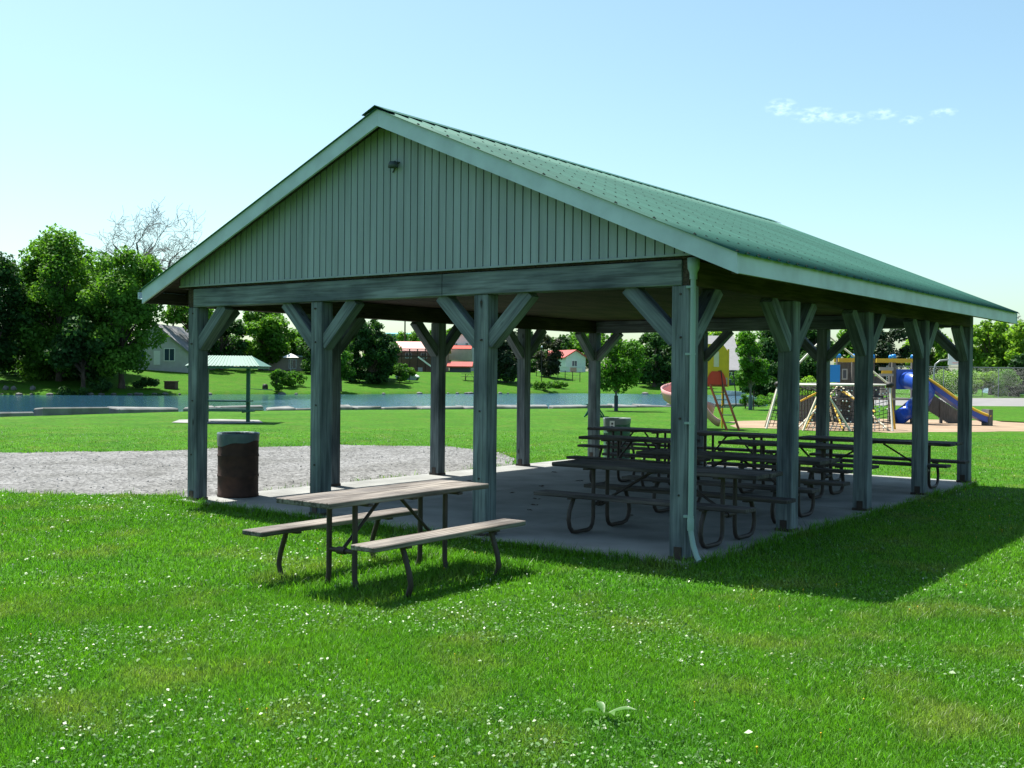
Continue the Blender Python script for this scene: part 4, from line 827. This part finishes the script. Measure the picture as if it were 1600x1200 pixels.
while x0 < X(1336): q.box(x0, x0+.10, .3, .34, Z(622), Z(567)); x0 += .11
wp = q.build('tower_wall', gwood, t); MB().box(X(1318), X(1327), .26, .295, Z(594), Z(577)).build('window_frame', pmat('grey_frame', (.45,.46,.45)), wp); MB().box(X(1320), X(1325), .25, .258, Z(592), Z(579)).build('opening', darkw, wp)
MB().box(X(1294), X(1311), -.1, -.05, Z(598), Z(571)).build('blue_panel', lblue, t)
q = MB()
for i in range(12): x0 = X(1374)+i*(X(1393)-X(1374))/12; q.box(x0, x0+.04, .95, .98, Z(622), Z(588))
q.build('balusters', gwood, t)
MB().box(X(1399), X(1429), -.05, .02, Z(608), Z(577)).build('tube_panel', blue, t)
tp = [(X(1416),-.05,Z(594)), (X(1419),-.45,Z(595)), (X(1425),-.85,Z(600)), (X(1431),-.95,Z(612)), (X(1433),-.5,Z(624)), (X(1428),.0,Z(634)), (X(1420),.15,Z(642)), (X(1410),.0,Z(648)), (X(1402),-.1,Z(652))]
q = MB(); q.tube(tp, [.34,.34,.34,.34,.33,.32,.3,.3,.3], 18); q.build('tube_slide', blue, t)
# open slide
q = MB(); vs = []; ns = 12; A = Vector((X(1438), -.4, Z(602))); B = Vector((X(1521), -1.2, Z(662)+.12))
for i in range(ns+1):
    k = i/ns; c_ = A.lerp(B, k) + Vector((0,0,-.22*math.sin(math.pi*k)**1.0*k)); 
    for yy, zz in ((-.32,.24),(-.29,.0),(0,-.04),(.29,.0),(.32,.24)): vs.append(c_+Vector((0,yy,zz)))
q.add(vs, [(i*5+j, i*5+j+1, (i+1)*5+j+1, (i+1)*5+j) for i in range(ns) for j in range(4)], False); o = q.build('open_slide', blue, t); o.modifiers.new('t', 'SOLIDIFY').thickness = .04
for e in (0, 4): q = MB(); q.tube([vs[i*5+e]+Vector((0,0,.03)) for i in range(ns+1)], .055, 8); q.build('slide_rim', yelw, o)
MB().box(X(1517), X(1523), -1.55, -.9, 0, .62).build('slide_end_post', gwood, t)
q = MB()
for i in range(22): k = i/21; x0 = X(1448)+(X(1502)-X(1448))*k; zt0 = Z(606)+(Z(640)-Z(606))*k; q.box(x0, x0+.07, .55, .58, max(0, zt0-.75), zt0)
q.build('ramp_palings', gwood, t); MB().bar((X(1448),.6,Z(612)), (X(1502),.6,Z(646)), .04, .1).build('ramp_rail', gwood, t)
for px in (1452, 1478): MB().box(X(px)-.05, X(px)+.05, .5, .6, 0, Z(625)).build('ramp_post', gwood, t)

# ------------------------------------------------------------------ chain link fence and hoop
fa = Vector((*WZ(1385, 621, GZ)[:2], GZ)); fb = Vector((*WZ(1760, 622, GZ)[:2], GZ)); d = fb-fa; L_ = d.length; d.normalize()
ku, _kv = uv(fa.x, fa.y); HF = 2.75
t = thing('chain_fence', 'tall grey chain link fence beyond the road at right', 'fence', fa)
n_ = int(L_/3)
for i in range(n_+1): q = d*(L_*i/n_); MB().tube([(q.x,q.y,-.1),(q.x,q.y,HF)], .045, 6).build('fence_post', chain, t)
MB().tube([(0,0,HF),(d.x*L_,d.y*L_,HF)], .035, 6).build('top_rail', chain, t)
q = MB(); st = .16; k = -HF
while k < L_:
    a0, a1 = max(0,k), min(L_, k+HF)
    for sg in (1, -1):
        z0, z1 = (a0-k, a1-k) if sg > 0 else (HF-(a0-k), HF-(a1-k)); A = Vector((d.x*a0, d.y*a0, z0)); B = Vector((d.x*a1, d.y*a1, z1)); nn = Vector((0,0,.006)); 
        q.tube([A, B], .003, 3, False)
    k += st
q.build('mesh', chain, t)
b0 = base_at(1459, 640); b0 = place(1459, 78); t = thing('basketball_post', 'curved grey basketball hoop post in front of the fence', 'basketball hoop', b0, -YAW); s = 78/FPX
MB().tube([(0,0,-.1),(0,0,2.3),(.1,0,2.75),(.4,0,3.0),(1.0,0,3.08)], .06, 8).build('post', chain, t); MB().box(1.0,1.9,-.02,.03,2.7,3.5).build('backboard', white, t); MB().tube([(1.45+.23*math.cos(a),-.28+.23*math.sin(a),2.85) for a in np.linspace(0,6.283,13)], .012, 5).build('ring', red, t)

# ------------------------------------------------------------------ grass, clover and litter
GP = np.array(gravel_pts); SPo = np.array(sand_pts)
def inpoly(x, y, P):
    c = np.zeros(len(x), bool); j = len(P)-1
    for i in range(len(P)):
        xi, yi, xj, yj = P[i,0], P[i,1], P[j,0], P[j,1]
        c ^= ((yi > y) != (yj > y)) & (x < (xj-xi)*(y-yi)/(yj-yi+1e-12)+xi); j = i
    return c
def scatter(n, u0, u1, k=.78):
    u = np.sqrt(rng.uniform(u0*u0, u1*u1, n)); v = u*rng.uniform(-k, k, n)
    x = CAM.x+FW.x*u+RT.x*v; y = CAM.y+FW.y*u+RT.y*v
    ok = ~((x > -7.54) & (x < .26) & (y > -.16) & (y < 10.38)) & ~inpoly(x, y, GP)
    if u1 > 30: ok &= ~inpoly(x, y, SPo)
    return x[ok], y[ok], u[ok]
def vnoise(x, y, sc, seed):
    rg = np.random.default_rng(seed); out = 0
    for i in range(5):
        a, b_, p = rg.uniform(-1,1), rg.uniform(-1,1), rg.uniform(0,6.28); nrm = math.hypot(a,b_); fq = sc*rg.uniform(.6,1.8); out = out+np.sin((a*x+b_*y)/nrm*fq+p+1.5*np.sin(x*fq*.37+p)+1.2*np.cos(y*fq*.41-p))
    return out/5
VX = []; 
def blades(n, u0, u1, hmin, hmax, wid):
    x, y, u = scatter(n, u0, u1)
    if u1 > 30: k = rng.uniform(0,1,len(x)) < np.clip((u1-u)/(u1-18), 0, 1); x, y, u = x[k], y[k], u[k]
    return blades_at(x, y, hmin, hmax, wid)
def blades_at(x, y, hmin, hmax, wid):
    n = len(x); h = rng.uniform(hmin, hmax, n)*(1+.35*vnoise(x, y, 2.2, 1)); a = rng.uniform(0, 6.283, n); w = wid*rng.uniform(.6, 1.3, n)
    la = rng.uniform(0, 6.283, n); ln = rng.uniform(.15, 1.3, n)*h
    # taller fringe hugging the slab
    edge = np.minimum(np.minimum(np.abs(x+7.52)+5*((y<-.3)|(y>10.5)), np.abs(x-.24)+5*((y<-.3)|(y>10.5))), np.abs(y+.14)+5*((x<-7.7)|(x>.4)))
    h = np.where(edge < .16, h*rng.uniform(1.1, 1.9, n), h)
    b0 = np.stack([x-np.cos(a)*w/2, y-np.sin(a)*w/2, np.full(n, GZ-.004)], 1); b1 = np.stack([x+np.cos(a)*w/2, y+np.sin(a)*w/2, np.full(n, GZ-.004)], 1)
    mx_, my_ = x+np.cos(la)*ln*.35, y+np.sin(la)*ln*.35; mz = GZ+h*.6
    m0 = np.stack([mx_-np.cos(a)*w*.42, my_-np.sin(a)*w*.42, mz], 1); m1 = np.stack([mx_+np.cos(a)*w*.42, my_+np.sin(a)*w*.42, mz], 1)
    tp_ = np.stack([x+np.cos(la)*ln, y+np.sin(la)*ln, GZ+h], 1)
    return b0, b1, m0, m1, tp_
def emit(sets, name, m_):
    Vs = []; Q = []; o = 0
    for b0, b1, m0, m1, tp_ in sets:
        n = len(b0); Vs.append(np.stack([b0, b1, m1, m0, tp_], 1).reshape(-1,3)); i = o+np.arange(n)*5
        Q.append(np.stack([i, i+1, i+2, i+3], 1)); Q.append(np.stack([i+3, i+2, i+4, i+4], 1)); o += n*5
    V = np.concatenate(Vs).astype(np.float32); Q = np.concatenate(Q)
    tri = Q[:,2] == -1
    me = bpy.data.meshes.new(name); quad = Q[Q[:,2] != Q[:,3]]; tr = Q[Q[:,2] == Q[:,3]][:, :3]
    me.vertices.add(len(V)); me.vertices.foreach_set('co', V.ravel()); li = np.concatenate([quad.ravel(), tr.ravel()]).astype(np.int32)
    me.loops.add(len(li)); me.loops.foreach_set('vertex_index', li); ls = np.concatenate([np.arange(len(quad))*4, len(quad)*4+np.arange(len(tr))*3]).astype(np.int32)
    me.polygons.add(len(ls)); me.polygons.foreach_set('loop_start', ls); me.update(calc_edges=True); me.materials.append(m_)
    ob = bpy.data.objects.new(name, me); COL.objects.link(ob); return ob
def fringe(n):
    k = rng.integers(0, 3, n); t_ = rng.uniform(0, 1, n); off = np.abs(rng.normal(0, .035, n)); clump = .5+.5*np.sin(t_*37)*np.sin(t_*91+1)
    x = np.where(k == 0, .25+off-.05*(clump > .6), -7.5+7.75*t_); y = np.where(k == 0, -.15+10.4*t_, -.15-off+.04*(clump > .6)); return blades_at(x, y, .04, .085, .006)
def under_table(n):
    a = rng.uniform(-1.15, 1.15, n); b_ = rng.uniform(-.85, .85, n); return blades_at(-1.60+b_, -2.17+a, .05, .11, .0055)
def gravel_edge(n):
    xs_, ys_ = [], []
    for i in range(n):
        a = GP[rng.integers(0, len(GP))]; k = rng.normal(0, .10, 2)*(3 if rng.uniform() < .12 else 1); xs_.append(a[0]+k[0]); ys_.append(a[1]+k[1])
    x, y = np.array(xs_), np.array(ys_); k = (x < -7.56) & (x > -22); return blades_at(x[k], y[k], .03, .085, .010)
o = emit([gravel_edge(9000), blades(560000, 3.0, 9, .014, .044, .0042), blades(360000, 9, 16, .016, .05, .0068), blades(320000, 15, 36, .016, .045, .010), fringe(9000), under_table(5000)], 'grass', blade)
tag(o, 'short green grass covering the lawn', 'grass', kind='stuff')
# broad clover and plantain leaves
def flat_leaves(n, u0, u1, size, thr, seed, hz=(.02,.055)):
    x, y, u = scatter(n, u0, u1); k = vnoise(x, y, 1.7, seed)+.5*vnoise(x, y, 5, seed+1) > thr; x, y = x[k], y[k]; n = len(x)
    c = np.stack([x, y, GZ+rng.uniform(hz[0], hz[1], n)], 1); nr = rng.normal(size=(n,3))*.45+np.array([0,0,1.0]); nr /= np.linalg.norm(nr, axis=1)[:,None]
    return leaf_quads(c, nr, size, rng)
v = np.concatenate([flat_leaves(42000, 4.2, 8.5, .02, .0, 3, (.012,.04)), flat_leaves(30000, 8.5, 16, .026, .0, 3, (.012,.04)), flat_leaves(1500, 4.2, 8.5, .034, .0, 9, (.01,.035)), flat_leaves(1500, 8.5, 16, .04, .0, 9, (.01,.035))])
qg = MB(); R_ = random.Random(5)
for i in range(2600):
    a = GXY[R_.randrange(len(GXY))] if i % 2 else Vector((R_.uniform(-20,-8), R_.uniform(-6,11))); c_ = Vector((a.x+R_.gauss(0,.14), a.y+R_.gauss(0,.14), GZ+.008))
    if c_.x < -22 or c_.x > -7.6: continue
    if i % 2 == 0 and not inpoly(np.array([c_.x]), np.array([c_.y]), GP)[0]: continue
    r_ = R_.uniform(.012, .032); P_ = [c_+Vector((r_*math.cos(k*2.1+i)*R_.uniform(.7,1.3), r_*math.sin(k*2.1+i)*R_.uniform(.7,1.3), -.006)) for k in range(3)]
    qg.add(P_+[c_+Vector((R_.gauss(0,.004), 0, r_*.7))], [(0,1,3),(1,2,3),(2,0,3)])
tag(qg.build('pebbles', mat('pebble', (.27,.265,.26), .9, rnd=.5)), 'loose grey pebbles strewn over and beside the gravel patch', 'pebbles', kind='stuff')
tag(npmesh('clover_leaves', v, np.arange(len(v)*4).reshape(-1,4), broad), 'broad clover and plantain leaves among the grass', 'clover', kind='stuff')
v = np.concatenate([flat_leaves(2000, 4.2, 9, .013, -.1, 5, (.012,.035)), flat_leaves(1700, 9, 20, .016, .0, 5, (.015,.04)), flat_leaves(1500, 20, 34, .03, .15, 6, (.01,.04))])
tag(npmesh('dry_clippings', v, np.arange(len(v)*4).reshape(-1,4), straw), 'pale dry clippings and petals scattered over the grass', 'clippings', kind='stuff')
def blossoms(n, u0, u1, r, m_, name, label, seed):
    x, y, u = scatter(n*3, u0, u1); k = vnoise(x, y, 1.4, seed) > .05; x, y = x[k][:n], y[k][:n]; q = MB()
    for a, b_ in zip(x, y):
        z = GZ+random.uniform(.028,.045); q.ball((a, b_, z), r*random.uniform(.7,1.2), 6, .8); q.tube([(a,b_,GZ),(a,b_,z)], .0015, 3, False)
    tag(q.build(name, m_), label, 'flowers', kind='stuff')
blossom_white = mat('blossom_white', (.50,.52,.44), .7)
blossoms(305, 4.5, 18, .0065, blossom_white, 'clover_blossoms', 'tiny white clover blossoms dotted across the lawn', 7)
blossoms(310, 16, 32, .011, blossom_white, 'clover_blossoms', 'white clover blossoms farther off on the lawn near the gravel', 8)
blossoms(305, 4.8, 24, .006, mat('dandelion', (.65,.42,.02), .6), 'dandelions', 'tiny yellow dandelion heads dotted across the lawn', 12)
# the big weed in the foreground
p = WZ(945, 1125, GZ); t = thing('plantain_weed', 'broad leaved weed with three pale leaves in the foreground grass', 'weed', p)
for a, l, w in ((-2.6,.13,.055), (-.2,.15,.06), (1.9,.09,.045), (-1.3,.12,.05)):
    q = MB(); vs = []; D = (RT*math.cos(a)+FW*math.sin(a)); Sd = Vector((-D.y, D.x, 0))
    for i in range(6):
        k = i/5; hw = w*.5*math.sin(math.pi*min(1, k*.9+.08)); c_ = D*(.015+l*k)+Vector((0,0,.03+.035*math.sin(k*2.2))); vs += [c_-Sd*hw+Vector((0,0,.008)), c_, c_+Sd*hw+Vector((0,0,.008))]
    q.add(vs, [(i*3+j, i*3+j+1, i*3+j+4, i*3+j+3) for i in range(5) for j in range(2)], True); q.build('leaf', broad, t)
# leaf litter on the slab
q = MB()
for px, py in ((868,738),(836,780),(832,789),(826,797),(985,806),(1110,776),(800,770),(760,745),(735,752),(845,760),(905,752),(1060,790)):
    p = WZ(px, py, .004)
    for i in range(3):
        a = random.uniform(0,6.3); c_ = p+Vector((random.gauss(0,.03), random.gauss(0,.03), 0)); D = Vector((math.cos(a), math.sin(a), 0))*.035; Sd = Vector((-D.y, D.x, 0))*.5
        q.add([c_-D, c_+Sd+Vector((0,0,.012)), c_+D+Vector((0,0,.006)), c_-Sd+Vector((0,0,.014))], [(0,1,2,3)])
tag(q.build('leaf_litter', brown), 'few dry brown leaves lying on the concrete slab', 'leaves', kind='stuff')

# ------------------------------------------------------------------ light
SUN = Vector((-.4377, .0765, .8959)).normalized()
EL = math.asin(SUN.z); AZ = math.atan2(SUN.x, SUN.y)     # azimuth from +Y towards +X
w = bpy.data.worlds.new('World'); S.world = w; w.use_nodes = True; nt = w.node_tree; N = nt.nodes; L = nt.links
bg = N['Background']; sky = N.new('ShaderNodeTexSky'); sky.sky_type = 'NISHITA'; sky.sun_disc = False; sky.sun_elevation = EL; sky.sun_rotation = AZ
sky.air_density = 1.0; sky.dust_density = 1.4; sky.ozone_density = 1.0
tc = N.new('ShaderNodeTexCoord')
cs = sky.outputs[0]
# a few thin fair-weather clouds, low in the sky beyond the shelter
def cloud_blob(px, py, wpx, hpx):
    c_ = (W(px, py, 1)-CAM).normalized(); vm = N.new('ShaderNodeVectorMath'); vm.operation = 'SUBTRACT'; L.new(tc.outputs['Generated'], vm.inputs[0]); vm.inputs[1].default_value = c_
    e1 = Vector((-c_.y, c_.x, 0)).normalized(); e2 = c_.cross(e1)
    out = []
    for e, sz in ((e1, wpx/FPX), (e2, hpx/FPX)):
        dt = N.new('ShaderNodeVectorMath'); dt.operation = 'DOT_PRODUCT'; L.new(vm.outputs[0], dt.inputs[0]); dt.inputs[1].default_value = e/sz
        sq = N.new('ShaderNodeMath'); sq.operation = 'MULTIPLY'; L.new(dt.outputs['Value'], sq.inputs[0]); L.new(dt.outputs['Value'], sq.inputs[1]); out.append(sq.outputs[0])
    ad = N.new('ShaderNodeMath'); ad.operation = 'ADD'; L.new(out[0], ad.inputs[0]); L.new(out[1], ad.inputs[1])
    iv = N.new('ShaderNodeMath'); iv.operation = 'SUBTRACT'; iv.inputs[0].default_value = 1; L.new(ad.outputs[0], iv.inputs[1]); iv.use_clamp = True
    return iv.outputs[0]
tot = None
for a in ((1221,168,26,15),(1275,180,38,13),(1327,185,24,11),(1380,178,26,9),(1424,188,18,8),(1474,176,22,7)):
    o_ = cloud_blob(*a)
    if tot is None: tot = o_
    else:
        mxn = N.new('ShaderNodeMath'); mxn.operation = 'MAXIMUM'; L.new(tot, mxn.inputs[0]); L.new(o_, mxn.inputs[1]); tot = mxn.outputs[0]
nz = N.new('ShaderNodeTexNoise'); nz.inputs['Scale'].default_value = 130; nz.inputs['Detail'].default_value = 8; mpc = N.new('ShaderNodeMapping'); mpc.inputs['Scale'].default_value = (1,1,2.2); L.new(tc.outputs['Generated'], mpc.inputs[0]); L.new(mpc.outputs[0], nz.inputs['Vector'])
mr = N.new('ShaderNodeMapRange'); mr.inputs[1].default_value = .42; mr.inputs[2].default_value = .74; L.new(nz.outputs['Fac'], mr.inputs[0])
ml = N.new('ShaderNodeMath'); ml.operation = 'MULTIPLY'; L.new(tot, ml.inputs[0]); L.new(mr.outputs[0], ml.inputs[1])
mm = N.new('ShaderNodeMath'); mm.operation = 'MULTIPLY'; L.new(ml.outputs[0], mm.inputs[0]); mm.inputs[1].default_value = .38; mm.use_clamp = True
mc = N.new('ShaderNodeMixRGB'); L.new(mm.outputs[0], mc.inputs[0]); L.new(cs, mc.inputs[1]); mc.inputs[2].default_value = (9.5,9.8,10,1)
SKYTINT = (.95,1.11,1.02)
ti = N.new('ShaderNodeMixRGB'); ti.blend_type = 'MULTIPLY'; ti.inputs[0].default_value = 1; L.new(mc.outputs[0], ti.inputs[1]); ti.inputs[2].default_value = (*SKYTINT, 1)
L.new(ti.outputs[0], bg.inputs[0]); bg.inputs[1].default_value = .082
sd = bpy.data.lights.new('sun', 'SUN'); so = bpy.data.objects.new('sun', sd); COL.objects.link(so); sd.energy = 5.0; sd.angle = math.radians(.53); sd.color = (1,.955,.87)
so.rotation_euler = SUN.to_track_quat('Z', 'Y').to_euler(); so.location = (0,0,30)
S.view_settings.view_transform = 'Standard'; S.view_settings.look = 'None'; S.view_settings.exposure = 1.2; S.view_settings.gamma = 1
S.cycles.max_bounces = 8; S.cycles.transparent_max_bounces = 8
